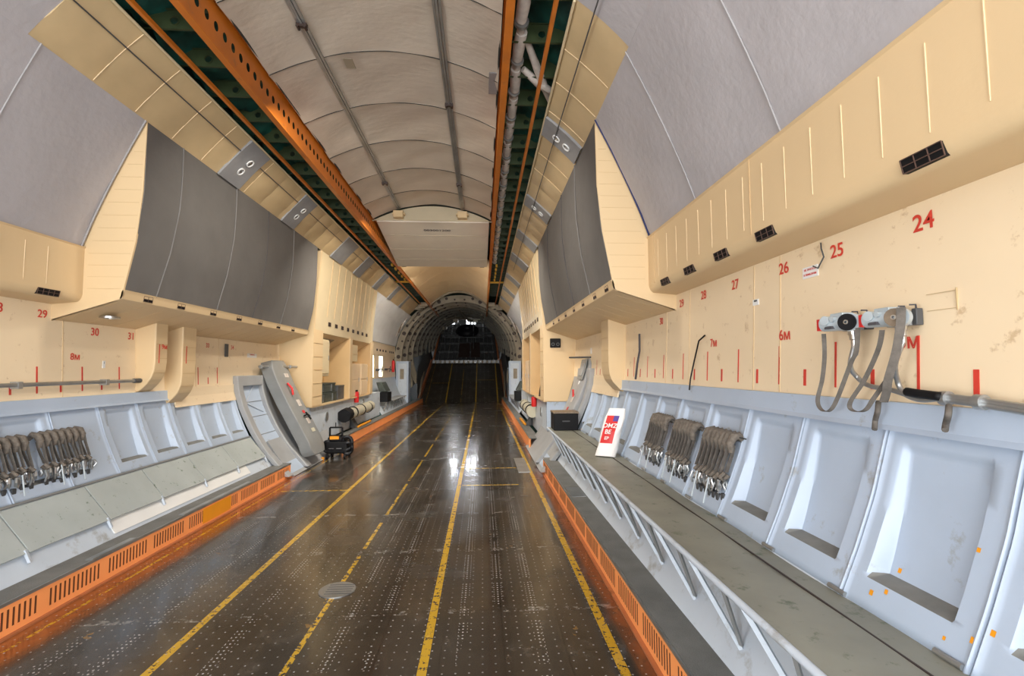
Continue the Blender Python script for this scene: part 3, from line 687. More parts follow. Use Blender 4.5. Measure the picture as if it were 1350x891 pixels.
# ------------------------------------------------------------------ equipment blocks on both sides, 9.4 .. 14.9 m
def wblock(s):
    nm = SIDE[s]; XI = 2.30
    r = empty('equipment_locker', (s*2.6, 12.2, zl(s, 1.09)), 'cream equipment locker with open niches halfway down the %s side' % nm, 'locker')
    B = lambda x0, x1, y0, y1, z0, z1: MB().box(min(s*x0, s*x1), max(s*x0, s*x1), y0, y1, zl(s, z0), zl(s, z1))
    # forward face
    pr = [(2.29, 1.09), (2.29, 1.7), (2.285, 2.6), (2.16, 4.2)]
    def fn(u, v):
        a = polyx(pr, v); z = a[1]; xo = interp(z, [1.0, 1.6, 2.4, 3.0, 3.6, 4.2], [2.74, 2.92, 2.95, 2.95, 2.75, 2.25]); return P(s, a[0]+(xo-a[0])*u, z, 9.8)
    MB().slab(fn, 3, 24, (0, .05, 0)).build('front_face', 'cream', r)
    B(2.30, 2.94, 9.85, 15.0, 1.07, 1.10).build('shelf', 'cream', r)
    def fn(u, v):
        a = polyx([(2.30, 2.62), (2.285, 3.0), (2.165, 4.2)], v); return P(s, a[0], a[1], 9.85+5.15*u)
    MB().slab(fn, 1, 12, (s*.04, 0, 0)).build('upper_face', 'cream_pale', r)
    for k in range(9):
        yy = 10.6+k*.5; MB().bar(P(s, 2.281, 3.0, yy), P(s, 2.162, 4.18, yy), .010, .006, (0, 1, 0)).build('joint', 'groove', r)
    B(2.29, 2.36, 9.852, 10.4, 1.10, 2.66).build('front_post', 'cream', r)
    for (a, b) in ((12.45, 12.66), (14.7, 15.0)):
        B(2.29, 2.92, a, b, 1.10, 2.66).build('divider', 'cream_shaded', r)
        B(2.275, 2.292, a-.0, b, 1.10, 2.66).build('lit_edge', 'cream', r)  # strip in plain cream for the lit front edge
    B(2.90, 2.95, 9.9, 15.0, 1.1, 2.66).build('back', 'cream_back_shade', r)
    for a, b in ((10.4, 12.45), (12.66, 14.7)):
        MB().hexa([P(s, 2.31, 2.64, a), P(s, 2.9, 2.25, a), P(s, 2.9, 2.25, b), P(s, 2.31, 2.64, b), P(s, 2.31, 2.68, a), P(s, 2.9, 2.29, a), P(s, 2.9, 2.29, b), P(s, 2.31, 2.68, b)]).build('soffit', 'cream', r)
    MB().hexa([P(s, 2.45, 2.53, 10.8), P(s, 2.75, 2.335, 10.8), P(s, 2.75, 2.335, 11.7), P(s, 2.45, 2.53, 11.7), P(s, 2.45, 2.54, 10.8), P(s, 2.75, 2.345, 10.8), P(s, 2.75, 2.345, 11.7), P(s, 2.45, 2.54, 11.7)]).build('mesh_patch', 'frame_beige', r)
    vents(s, [10.81+.485*k for k in range(8)], 2.287, 2.85, .17, .085, r)
    for k in range(5):
        MB().bar(P(s, 2.285, 1.3+.27*k, 9.87), P(s, 2.285, 1.3+.27*k, 10.38), .008, .006).build('joint', 'groove', r)
    # lower grey box
    l = empty('lower_locker', (s*2.5, 12.9, zl(s, .235)), 'plain grey metal box wall under the %s equipment locker' % nm, 'locker')
    B(2.38, 2.78, 9.9, 16.6, .235, 1.07).build('casing', 'grey_blue_light', l, bev=.01)
    # front triangle panel in grey
    MB().add([P(s, 2.35, .5, 9.82), P(s, 2.35, 1.075, 9.82), P(s, 2.78, 1.075, 9.82), P(s, 2.55, .6, 9.82), P(s, 2.35, .5, 9.95), P(s, 2.35, 1.075, 9.95), P(s, 2.78, 1.075, 9.95), P(s, 2.55, .6, 9.95)],
             [(0,1,2,3), (4,7,6,5), (0,4,5,1), (1,5,6,2), (2,6,7,3), (3,7,4,0)]).build('front_panel', 'grey_blue', l)
    MB().ring(P(s, 2.38, .78, 11.0), (-s, 0, 0), .02, .10, .02, 24).build('round_fitting', 'aluminium', l, smooth=30)
    MB().ring(P(s, 2.38, .86, 14.3), (-s, 0, 0), .02, .10, .02, 24).build('round_fitting', 'aluminium', l, smooth=30)
    return r
for s in (-1, 1): wblock(s)
# things in the left niches
def crate(name, s, x0, x1, y0, y1, z0, z1, mtl, label, cat, slats=0, lid=None, group=None):
    r = empty(name, (s*(x0+x1)/2, (y0+y1)/2, z0), label, cat, group); a, b = min(s*x0, s*x1), max(s*x0, s*x1)
    MB().box(a, b, y0, y1, z0, z1-.03).build('body', mtl, r, bev=.008)
    MB().box(a-.008, b+.008, y0-.008, y1+.008, z1-.03, z1).build('lid', lid or mtl, r, bev=.006)
    fx = s*x0-s*.006
    for k in range(slats):
        yy = y0+(y1-y0)*(k+.5)/slats; MB().box(fx-.008, fx+.008, yy-.015, yy+.015, z0+.02, z1-.03).build('strap', 'metal', r)
    MB().box((a+b)/2-.06, (a+b)/2+.06, y0-.014, y0+.002, (z0+z1)/2-.012, (z0+z1)/2+.006).build('handle', 'dark_grey', r)
    return r
zs = zl(-1, 1.10)
crate('stowage_box', -1, 2.40, 2.85, 10.5, 11.8, zs, zs+.21, 'olive_box', 'dark olive stowage box, lowest in the left niche', 'box', 2)
crate('stowage_box', -1, 2.42, 2.85, 10.55, 11.75, zs+.215, zs+.42, 'olive_box', 'dark olive stowage box, upper one of the pile in the left niche', 'box', 2)
crate('stowage_box', -1, 2.40, 2.85, 11.9, 12.42, zs, zs+.34, 'dark_grey', 'dark blue-grey box beside the olive pile in the left niche', 'box', 0)
hb = empty('wall_cabinet', (-2.6, 10.3, 1.58), 'cream hanging cabinet inside the first left niche', 'cabinet')
MB().box(-2.85, -2.36, 10.5, 11.05, 1.60, 2.40).build('body', 'cream_pale', hb, bev=.02); MB().box(-2.36, -2.34, 10.55, 11.0, 1.66, 2.36).build('door', 'cream_pale', hb, bev=.005)
MB().box(-2.341, -2.333, 10.94, 10.97, 1.95, 2.05).build('latch', 'aluminium', hb)
MB().box(-2.80, -2.45, 11.06, 11.10, 1.72, 2.25).build('mesh_side', 'frame_beige', hb)
for s in (-1, 1):
    for q, (a, b) in enumerate(((12.68, 13.72), (13.92, 14.68))):
        z0 = zl(s, 1.10); c = empty('niche_cabinet', (s*2.6, (a+b)/2, z0), '%s pale cabinet in the lower part of the second %s niche' % (['nearer', 'farther'][q], SIDE[s]), 'cabinet')
        a0, a1 = min(s*2.36, s*2.86), max(s*2.36, s*2.86)
        MB().box(a0, a1, a, b, z0, z0+.88).build('body', 'wood_panel', c, bev=.006)
        for zz in (0, 1):
            MB().box(min(s*2.345, s*2.36), max(s*2.345, s*2.36), a+.02, b-.02, z0+.02+.44*zz, z0+.42+.44*zz).build('door', 'wood_panel', c, bev=.003)
        MB().box(min(s*2.335, s*2.347), max(s*2.335, s*2.347), b-.1, b-.07, z0+.38, z0+.50).build('catch', 'aluminium', c)
    ub = empty('niche_box', (s*2.6, 12.9, zl(s, 2.06)), 'small ribbed cream box high in the second %s niche' % SIDE[s], 'box')
    MB().box(min(s*2.38, s*2.86), max(s*2.38, s*2.86), 12.68, 13.6, zl(s, 2.06), zl(s, 2.5)).build('body', 'cream_pale', ub, bev=.01)
    MB().box(min(s*2.37, s*2.385), max(s*2.37, s*2.385), 12.7, 13.58, zl(s, 2.25), zl(s, 2.27)).build('rib', 'cream', ub)
# jacket hanging in right niche
def fn(u, v):
    t = 2*math.pi*u; z = 1.12+.78*v; rr = .22*(1-.55*v)*(1+.12*math.sin(5*t+6*v)); return (2.50+rr*math.cos(t)*.7, 11.05+rr*1.6*math.sin(t), z)
tag(MB().grid(fn, 28, 14).build('jacket', 'brown_black', smooth=60), 'dark brown jacket heaped in the first right niche', 'jacket')
# fittings on left lower locker: stretcher, extinguisher, clamps
sr = empty('rolled_stretcher', (-2.33, 12.9, .55), 'beige rolled stretcher with black straps on the left grey locker', 'stretcher')
MB().tube([(-2.24, 12.2, .64), (-2.24, 14.6, .68)], .14, 14).build('roll', 'tan_canvas', sr, smooth=50)
for yy in (12.6, 13.4, 14.2): MB().ring((-2.24, yy, .66), (0, 1, 0), .135, .152, .06, 20).build('strap', 'black', sr)
MB().tube([(-2.24, 11.85, .64), (-2.24, 12.22, .66)], .16, 10).build('end_wrap', 'black', sr, smooth=40)
sr2 = empty('rolled_stretcher', (2.33, 12.9, .55), 'beige rolled stretcher with black straps on the right grey locker', 'stretcher')
MB().tube([(2.30, 12.2, .66), (2.30, 14.5, .70)], .14, 14).build('roll', 'tan_canvas', sr2, smooth=50)
for yy in (12.5, 13.4, 14.2): MB().ring((2.30, yy, .68), (0, 1, 0), .135, .155, .06, 20).build('strap', 'black', sr2)
def extinguisher(x, y, z, h, label, s):
    r = empty('fire_extinguisher', (x, y, z), label, 'fire extinguisher')
    MB().tube([(x, y, z), (x, y, z+.02), (x, y, z+h*.75), (x, y, z+h*.82)], [.055, .065, .065, .03], 16).build('cylinder', 'red', r, smooth=40)
    MB().box(x-.02, x+.02, y-.06, y+.06, z+h*.82, z+h*.92).build('valve', 'black', r)
    MB().tube([(x, y+.05, z+h*.88), (x-s*.04, y+.10, z+h*.6), (x-s*.02, y+.09, z+h*.2)], .012, 8).build('hose', 'black', r, smooth=50)
extinguisher(-2.33, 13.35, .86, .36, 'small red extinguisher on the left grey locker above the stretcher', -1)
extinguisher(-2.78, 21.2, 1.62, .62, 'red fire extinguisher on the cream wall by the left bright windows', -1)
extinguisher(2.60, 15.6, 1.75, .5, 'red fire extinguisher at the far end of the right locker', 1)
extinguisher(2.31, 11.9, .82, .30, 'small red extinguisher on the right grey locker', 1)
for s in (-1, 1):
    bb = MB()
    for q in range(4):
        yy = 13.0+q*.35; bb.tube([(s*2.2, yy, zl(s, .26)), (s*2.15, yy+.18, zl(s, .30)), (s*2.22, yy+.33, zl(s, .26))], .03, 8)
    tag(bb.build('chock_strap', 'amber', smooth=50), 'orange-yellow strap lying on the %s walkway by the lockers' % SIDE[s], 'strap')
    tag(MB().hexa([(s*2.2, 12.9, zl(s, .245)), (s*2.36, 12.9, zl(s, .245)), (s*2.36, 13.2, zl(s, .245)), (s*2.2, 13.2, zl(s, .245)), (s*2.34, 12.9, zl(s, .5)), (s*2.36, 12.9, zl(s, .5)), (s*2.36, 13.2, zl(s, .5)), (s*2.34, 13.2, zl(s, .5))]).build('wheel_chock', 'dark_grey', bev=.01), 'dark wedge chock standing on the %s walkway by the lockers' % SIDE[s], 'chock')
# ------------------------------------------------------------------ zone beyond the lockers 14.9 .. 21.6
for s in (-1, 1):
    nm = SIDE[s]
    r = WALL[s]
    def fn(u, v): z = 2.40+.50*v; return P(s, 2.90, z, 15.0+7.3*u)
    MB().slab(fn, 1, 3, (s*.03, 0, 0)).build('upper_lining', 'cream_wall', r)
    segs = [(15.0, 17.4), (18.05, 18.8), (19.6, 22.3)] if s < 0 else [(15.0, 22.3)]
    for a, b in segs: lining(s, a, b, 1.5, 2.42, name='cream_panel', parent=r, off=-.02)
    def fn(u, v): z = .235+1.27*v; return P(s, wall_x(z)-.0, z, 16.6+5.7*u)
    MB().slab(fn, 1, 10, (s*.03, 0, 0)).build('foot_panel', 'grey_blue_light', r, smooth=30)
    vents(s, [18.49+.55*k for k in range(4)]+[21.0+.4*k for k in range(3)], 2.895, 2.58, .18, .08, r)
    c = empty('quilted_curtain', (s*2.5, 18, zl(s, 2.9)), 'light grey curved curtain beyond the equipment locker on the %s' % nm, 'curtain')
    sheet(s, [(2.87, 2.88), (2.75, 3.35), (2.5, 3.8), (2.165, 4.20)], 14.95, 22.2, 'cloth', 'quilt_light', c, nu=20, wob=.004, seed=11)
    MB().tube([P(s, 2.865, 2.885, 14.95), P(s, 2.865, 2.885, 22.15)], .012, 6).build('hem', 'quilt_seam', c)
    # seat with dark box
    st = empty('loadmaster_seat', (s*2.5, 17.2, zl(s, .245)), 'folding seat with black box under it against the far %s wall' % nm, 'seat')
    MB().box(min(s*2.2, s*2.5), max(s*2.2, s*2.5), 17.0, 17.7, .62, .95).build('box', 'black', st, bev=.01)
    MB().hexa([(s*2.25, 17.0, .97), (s*2.5, 17.0, .97), (s*2.5, 17.8, .97), (s*2.25, 17.8, .97), (s*2.42, 17.0, 1.3), (s*2.6, 17.0, 1.3), (s*2.6, 17.8, 1.3), (s*2.42, 17.8, 1.3)]).build('backrest', 'olive_box', st, bev=.02)
    for yy in (17.05, 17.65): MB().tube([(s*2.22, yy, .63), (s*2.35, yy, .25)], .018, 8).build('leg', 'aluminium', st)
    tr = empty('side_tray', (s*2.35, 19.4, zl(s, .25)), 'grey tray bench with bracket legs along the far %s wall' % nm, 'bench')
    MB().box(min(s*2.18, s*2.6), max(s*2.18, s*2.6), 18.1, 21, .60, .63).build('seat', 'grey_panel', tr)
    for q in range(6):
        yy = 18.2+q*.5; MB().tube([(s*2.2, yy, .60), (s*2.33, yy+.12, .27)], .012, 6).build('leg', 'aluminium', tr)
# side windows in the left wall
for k, (a, b) in enumerate(((17.4, 18.05), (18.8, 19.6))):
    w = struct(empty('window_%d' % (k+1), (-2.92, (a+b)/2, 1.42)))
    z0, z1 = zl(-1, 1.5), zl(-1, 2.40)
    fr = MB().box(-2.98, -2.90, a, a+.05, z0, z1).box(-2.98, -2.90, b-.05, b, z0, z1).box(-2.98, -2.90, a, b, z0, z0+.05).box(-2.98, -2.90, a, b, z1-.05, z1)
    fr.build('window_frame', 'cream_pale', w); MB().box(-2.955, -2.945, a+.04, b-.04, z0+.04, z1-.04).build('pane', 'glass', w)
for q, (yy, zz) in enumerate(((18.4, 1.72), (20.0, 1.74))):
    hd = MB().tube([(-2.88, yy, zz), (-2.74, yy+.1, zz+.03), (-2.70, yy+.35, zz-.02)], .02, 8).tube([(-2.72, yy+.1, zz-.1), (-2.72, yy+.2, zz+.12)], .02, 8).box(-2.90, -2.84, yy-.1, yy+.25, zz-.04, zz+.04)
    tag(hd.build('hand_crank', 'dark_grey', smooth=40), '%s dark crank handle on the left wall by the bright windows' % ['nearer', 'farther'][q], 'crank')
# pillars and cabinet at far corners
for s in (-1, 1):
    cb = empty('grey_cabinet', (s*2.62, 22.9, zl(s, .25)), 'tall pale grey cabinet at the far %s end of the wall' % SIDE[s], 'cabinet')
    MB().box(min(s*2.25, s*2.8), max(s*2.25, s*2.8), 22.0, 22.7, .25, 2.1).build('body', 'grey_blue', cb, bev=.01)
    MB().box(min(s*2.32, s*2.7), max(s*2.32, s*2.7), 21.985, 22.0, .4, 2.0).build('door', 'grey_blue_light', cb, bev=.006)
    MB().box(min(s*2.45, s*2.62), max(s*2.45, s*2.62), 21.975, 21.986, 1.3, 1.75).build('grille', 'frame_beige', cb)
# bare ring frames with holes, tapering into the tail
def ringgeo(y): return 2.93-max(0, y-22)*.050, 2.2+max(0, y-22)*.085
for q in range(10):
    yf = 22.35+1.35*q; ro, zc = ringgeo(yf); dep = .30
    fr = struct(empty('trim_%d' % (10+q), (0, yf, zc)))
    t0 = -32 if yf < 25.9 else -4
    for s in (-1, 1):
        def fn(u, v):
            th = math.radians(t0+(89.9-t0)*u); r_ = ro-dep+dep*v
            x = r_*math.cos(th)
            if th < 0: x = max(x, 2.30) if yf < 26 else x
            return (s*x, yf, zc+r_*math.sin(th))
        MB().slab(fn, 48, 2, (0, .06, 0)).build('frame_web', 'frame_beige' if q < 3 else 'frame_shaded', fr, smooth=30)
        def fn(u, v):
            th = math.radians(t0+(89.9-t0)*u); r_ = ro-dep; x = r_*math.cos(th)
            if th < 0: x = max(x, 2.30) if yf < 26 else x
            return (s*x, yf-.03+.16*v, zc+r_*math.sin(th))
        MB().slab(fn, 48, 1, (0, 0, -.012)).build('frame_cap', 'frame_beige' if q < 3 else 'frame_shaded', fr, smooth=30)
        for k in range(13):
            th = math.radians(-6+k*7.6); r_ = ro-dep*.5+.05*((k*7) % 3-1); rr = .045+.022*((k*5) % 3)
            if t0 == -4 and k < 1: continue
            MB().ring((s*r_*math.cos(th), yf-.005, zc+r_*math.sin(th)), (0, -1, 0), .001, rr, .012, 12).build('opening', 'brown_black', fr)
    def fn(u, v):
        y = yf+.06+1.29*v; r2, z2 = ringgeo(y); th = math.radians(t0+(180-2*t0)*u)
        return (r2*math.cos(th)*1.0, y, z2+r2*math.sin(th))
    MB().slab(fn, 60, 1, (0, 0, .01)).build('skin', 'tunnel_side', fr, smooth=40)
    for (a0, a1) in ((20, 60), (115, 150)):
        m = [(ro*.95*math.cos(math.radians(a)), yf-.05, zc+ro*.95*math.sin(math.radians(a))) for a in range(a0, a1, 8)]
        MB().tube(m, .025, 6).build('pipe_run', 'pipe_wrap' if q % 2 else 'brass_brown', fr, smooth=50)
for s in (-1, 1):
    for k, (x, z, y) in enumerate(((1.45, 4.45, 20.9), (1.6, 4.4, 21.2), (1.8, 4.35, 21.4))):
        ck = MB().box(s*x-.14, s*x+.14, y, y+.15, z, z+.16).cyl((s*x, y-.05, z+.08), (s*x, y, z+.08), .04, 10)
        tag(ck.build('roof_bracket', 'frame_beige'), 'beige perforated bracket at the far %s roof bay end' % SIDE[s], 'bracket', 'brackets at the %s roof bay end' % SIDE[s])
    for k in range(3):
        y = 21.6; p = [(s*(2.75-.1*k), y, 3.2+.15*k), (s*(2.6-.1*k), y-.1, 3.6+.1*k), (s*(2.35-.05*k), y, 3.85+.1*k)]
        tag(MB().tube(p, .03, 8).build('wiring_loom', 'brass_brown' if k % 2 else 'pipe_wrap', smooth=50), 'wiring loom crossing the far %s ring frame' % SIDE[s], 'cable', 'looms on the far %s frame' % SIDE[s])
    # orange-lined ramp cheeks
    m = MB().hexa([(s*2.25, 26, 0), (s*2.35, 26, 0), (s*2.25, 31.4, 2.1), (s*2.15, 31.4, 2.1), (s*2.25, 26, .25), (s*2.35, 26, .25), (s*2.25, 31.4, 2.35), (s*2.15, 31.4, 2.35)])
    tag(m.build('ramp_kerb', 'orange_dark'), 'orange kerb running up the %s edge of the ramp' % SIDE[s], 'kerb')
    m = MB().hexa([(s*2.05, 31.6, 2.2), (s*2.15, 31.6, 2.2), (s*1.92, 35.6, 5.0), (s*1.82, 35.6, 5.0), (s*2.05, 31.6, 2.42), (s*2.15, 31.6, 2.42), (s*1.92, 35.6, 5.22), (s*1.82, 35.6, 5.22)])
    tag(m.build('door_rail', 'orange_dark'), 'dark orange-red rail up the %s edge of the raised rear door' % SIDE[s], 'rail')
    def fn(u, v):
        y = 26+5.4*u; return (s*(2.38-.1*u), y, 2.1*u+(1.7)*v)
    tag(MB().slab(fn, 4, 4, (s*.04, 0, 0)).build('ramp_side_plate', 'tunnel_side', smooth=30), 'dark plate closing the %s side of the ramp' % SIDE[s], 'plate')
    for k in range(5):
        tag(MB().tube([(s*2.2, 25.2+k*.15, .1+.1*k), (s*2.3, 27+k*.3, 1.2+.1*k)], .02, 6).build('ramp_strut', 'frame_beige'), 'thin strut beside the foot of the ramp on the %s' % SIDE[s], 'strut', 'struts beside the ramp foot, %s' % SIDE[s])
# cross sill between ramp and door
sl = empty('ramp_hinge_beam', (0, 31.5, 2.1), 'dark hinge beam across the top of the ramp', 'beam')
MB().box(-2.15, 2.15, 31.42, 31.7, 2.1, 2.32).build('beam', 'slate', sl, bev=.02)
for k in range(14): MB().box(-2.0+k*.3, -1.9+k*.3, 31.36, 31.44, 2.12, 2.28).build('hinge', 'frame_beige', sl)
# raised rear door
rd = struct(empty('door_3', (0, 36, 2.2)))
MB().hexa([(-2.1, 31.7, 2.15), (2.1, 31.7, 2.15), (1.9, 35.6, 4.9), (-1.9, 35.6, 4.9), (-2.1, 31.7, 2.25), (2.1, 31.7, 2.25), (1.9, 35.6, 5.0), (-1.9, 35.6, 5.0)]).build('door_panel', 'dark_grey', rd)
def onramp(x, t, dz=0): return (x*(2.0-.2*t)/2.0, 31.7+3.9*t-dz*.55, 2.25+2.75*t+dz)
for k in range(13):
    x = -1.8+k*.3
    MB().hexa([onramp(x-.03, .02), onramp(x+.03, .02), onramp(x+.03, .97), onramp(x-.03, .97), onramp(x-.03, .02, .08), onramp(x+.03, .02, .08), onramp(x+.03, .97, .08), onramp(x-.03, .97, .08)]).build('stringer', 'slate' if k % 2 else 'aluminium', rd)
for k in range(4):
    t = .2+.22*k; MB().hexa([onramp(-1.9, t), onramp(1.9, t), onramp(1.9, t+.012), onramp(-1.9, t+.012), onramp(-1.9, t, .12), onramp(1.9, t, .12), onramp(1.9, t+.012, .12), onramp(-1.9, t+.012, .12)]).build('cross_member', 'slate', rd)
for k, (x0, x1, t0, t1) in enumerate(((-.5, .2, .05, .4), (.3, .9, .05, .42))):
    tag(MB().hexa([onramp(x0, t0, .1), onramp(x1, t0, .1), onramp(x1, t1, .1), onramp(x0, t1, .1), onramp(x0, t0, .14), onramp(x1, t0, .14), onramp(x1, t1, .14), onramp(x0, t1, .14)]).build('plywood_board', 'brown_black'), '%s dark brown board lying on the raised rear door' % ['left', 'right'][k], 'board')
# spare tyre
ty = empty('spare_tyre', (.65, 35.8, 4.0), 'large black spare tyre lying above the raised rear door', 'tyre')
cx_, cy_, cz_ = .02, 33.2, 4.35
m = MB()
def fn(u, v):
    a, b = 2*math.pi*u, 2*math.pi*v; rr = .55+.25*math.cos(b); return (cx_+rr*math.cos(a), cy_+rr*math.sin(a)*.95, cz_+.26*math.sin(b)+.22*math.sin(a))
m.grid(fn, 40, 16).build('tread', 'rubber', ty, smooth=60)
MB().tube([(cx_, cy_, cz_-.14), (cx_, cy_, cz_+.1)], .36, 20).build('hub', 'black', ty, smooth=40)
rk = empty('tyre_rack', (0, 34.6, 3.3), 'dark tubular rack carrying the spare tyre', 'rack')
MB().tube([(-1.6, 32.6, 3.85), (1.2, 32.6, 3.85)], .04, 8).tube([(-1.6, 33.9, 4.25), (1.6, 33.9, 4.25)], .04, 8).build('crossbar', 'slate', rk)
for x in (-1.45, .45, 1.15): MB().tube([(x, 32.6, 3.0), (x, 32.6, 5.0)], .03, 8).build('post', 'slate', rk)
# closing tunnel of the tail
tl = struct(empty('wall_tail', (0, 33, 2)))
def fn(u, v):
    th = -20+220*u; t = v; y = 33.0+3.4*t; r_, zc = ringgeo(y)
    return (r_*math.cos(math.radians(th)), y, zc+r_*math.sin(math.radians(th))*(1))
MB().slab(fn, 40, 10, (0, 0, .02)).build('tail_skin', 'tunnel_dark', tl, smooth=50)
for k in range(2):
    y = 35.2+k*.9; r_, zc = ringgeo(y)
    MB().tube([(r_*math.cos(math.radians(a)), y, zc+r_*math.sin(math.radians(a))) for a in range(0, 181, 9)], .05, 6).build('frame_ring', 'tunnel_side', tl)
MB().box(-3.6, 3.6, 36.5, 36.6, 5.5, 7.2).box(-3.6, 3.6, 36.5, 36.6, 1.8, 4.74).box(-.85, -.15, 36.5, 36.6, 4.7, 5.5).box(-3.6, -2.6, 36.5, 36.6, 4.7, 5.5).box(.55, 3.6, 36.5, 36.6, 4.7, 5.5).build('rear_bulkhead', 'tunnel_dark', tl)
MB().box(-2.0, -1.3, 36.4, 36.45, 5.05, 5.5).box(-1.0, -.85, 36.4, 36.45, 4.7, 5.3).box(.1, .2, 36.4, 36.45, 4.7, 5.5).box(-.2, .6, 36.4, 36.45, 5.02, 5.08).box(-2.5, -2.3, 36.4, 36.45, 4.7, 5.2).build('gap_frame', 'tunnel_side', tl)
for k, p in enumerate(([(-1.1, 28, 4.6), (-.6, 31, 5.0), (.3, 32, 5.0)], [(-.3, 27.5, 5.1), (.2, 30, 4.7), (.9, 33, 5.1)], [(1.0, 27.5, 4.8), (1.2, 31, 4.9), (1.1, 35, 5.2)])):
    tag(MB().tube(p, .06, 8).build('tail_duct', 'frame_beige', smooth=50), 'beige pipe in the dark roof of the tail', 'pipe', 'pipes in the tail roof')
for k, (x, y, z) in enumerate(((-.6, 30, 4.7), (.2, 32, 5.2), (-1.5, 33, 4.5))):
    tag(MB().box(x-.15, x+.15, y-.2, y+.2, z-.1, z+.1).cyl((x, y, z+.1), (x, y, z+.5), .02, 6).build('tail_unit', 'frame_beige', bev=.02), 'small beige unit hung in the dark tail roof', 'unit', 'units in the tail roof')
lmp = MB().box(.25, .75, 31.0, 31.1, 4.72, 4.86).box(.3, .9, 31.05, 31.2, 4.88, 4.94)
tag(lmp.build('lit_frame', 'tan_canvas'), 'pale slatted frame hanging before the tail opening', 'frame')
# ------------------------------------------------------------------ pillars (fairings) on the wall under the far duct
def pillar(s, ya, yb, zb, label, xi=2.60):
    # fairing bulging inwards from the wall; foot curves back to the wall
    r = empty('wall_fairing', (s*2.8, (ya+yb)/2, zb), label, 'fairing')
    pts = [(zb, 2.89), (zb+.03, 2.85), (zb+.08, 2.80), (zb+.15, xi+.04), (zb+.24, xi+.01), (zb+.34, xi), (2.45, xi)]
    def fn(u, v):
        z = zb+(2.44-zb)*v; x = interp(z, [p[0] for p in pts], [p[1] for p in pts]); return P(s, x, z, ya+(yb-ya)*u)
    def off(u, v):
        z = zb+(2.44-zb)*v; x = interp(z, [p[0] for p in pts], [p[1] for p in pts]); return Vector((s*(wall_x(z)+.01-x), 0, 0))
    MB().slab(fn, 2, 30, off).build('shell', 'cream', r, bev=.012)
    for k in range(6):
        z = zb+.22+k*.165; x = interp(z, [p[0] for p in pts], [p[1] for p in pts])
        if z < 2.28: MB().bar(P(s, x-.001, z, ya+.02), P(s, x-.001, z, yb-.01), .005, .005).build('groove', 'groove', r)
    return r
pA = pillar(-1, 5.83, 6.05, 1.60, 'cream wall fairing left, standing on the grey sill by the pipe end', 2.71)
pB = pillar(-1, 6.34, 6.63, 1.42, 'cream wall fairing left, reaching down past the end of the grey sill', 2.71)
pC = pillar(1, 6.28, 6.66, 1.44, 'cream wall fairing right, where the grey sill band ends', 2.70)
# wall between sill end and door: cream going lower
for s, ya in ((-1, 6.5), (1, 6.45)):
    def fn(u, v): z = 1.36+.26*v; return P(s, wall_x(z)-.012, z, ya+(8.02-ya)*u)
    MB().slab(fn, 1, 4, (s*.02, 0, 0)).build('lower_lining', 'cream_wall', WALL[s])
# ------------------------------------------------------------------ painted scale, numbers, notices
def wpt(s, y, z, off=.004): return P(s, wall_x(z)-off, z, y)
NUM = {1: [('24', 1.94, 2.37, .105), ('25', 2.45, 2.37, .10), ('26', 2.91, 2.37, .10), ('27', 3.50, 2.37, .10), ('28', 4.02, 2.37, .10), ('29', 4.48, 2.36, .10), ('30', 5.0, 2.24, .1)],
       -1: [('28', 4.22, 2.37, .11), ('29', 4.64, 2.36, .10), ('30', 5.24, 2.24, .11), ('31', 5.76, 2.23, .11), ('33', 7.3, 2.2, .09), ('34', 8.0, 2.2, .09)]}
for s in (1, -1):
    rt = (0, -s, 0)
    for body, y, z, sz in NUM[s]:
        textmesh(body, sz, wpt(s, y, z), rt, (0, 0, 1), 'red_paint', 'painted_number', WALL[s])
    for body, y, z in ({1: [('5м', 2.02, 1.86), ('6м', 2.90, 1.95), ('7м', 3.83, 1.95)], -1: [('8м', 5.0, 1.98)]}[s]):
        textmesh(body, .092, wpt(s, y, z), rt, (0, 0, 1), 'red_paint', 'painted_number', WALL[s])
    k0, k1 = (1, 31) if s > 0 else (-4, 32)
    for k in range(k0, k1):
        y = 1.24+.245*k if s > 0 else 4.10+.2465*(k-1)
        if s < 0 and (y > 7.7 or 5.8 < y < 6.1 or 6.3 < y < 6.66): continue
        if s > 0 and (y > 8.2 or 6.3 < y < 6.8): continue
        lg = (k % 2 == 1)
        z0 = 1.645; z1 = (1.885 if lg else 1.74)
        w = .016 if lg else .020
        if s > 0 and lg: w = .013
        if s > 0 and not lg: w = .022
        def fn(u, v): z = z0+(z1-z0)*v; return P(s, wall_x(z)-.003, z, y-w/2+w*u)
        MB().slab(fn, 1, 3, (s*.002, 0, 0)).build('scale_mark', 'red_paint', WALL[s])
for (p, yy, lb, ya) in ((pA, 5.89, '9м', 5.98), (pB, 6.41, '', 6.5)):
    def fn(u, v):
        z = 1.70+.45*v; x = interp(z, [1.62, 1.68, 1.76, 1.88, 2.04, 2.45], [2.86, 2.80, 2.72, 2.80, 2.76, 2.71]) if p is pA else interp(z, [1.6, 2.45], [2.765, 2.71]); return P(-1, x-.006, z, yy+.012*u)
    m = MB(); m.slab(lambda u, v: P(-1, 2.71-.004, 1.93+.22*v, yy+.012*u), 1, 5, (-.003, 0, 0)); m.build('scale_mark', 'red_paint', p)
    if lb: textmesh(lb, .08, P(-1, 2.704, 2.12, ya), (0, 1, 0), (0, 0, 1), 'red_paint', 'painted_number', p)
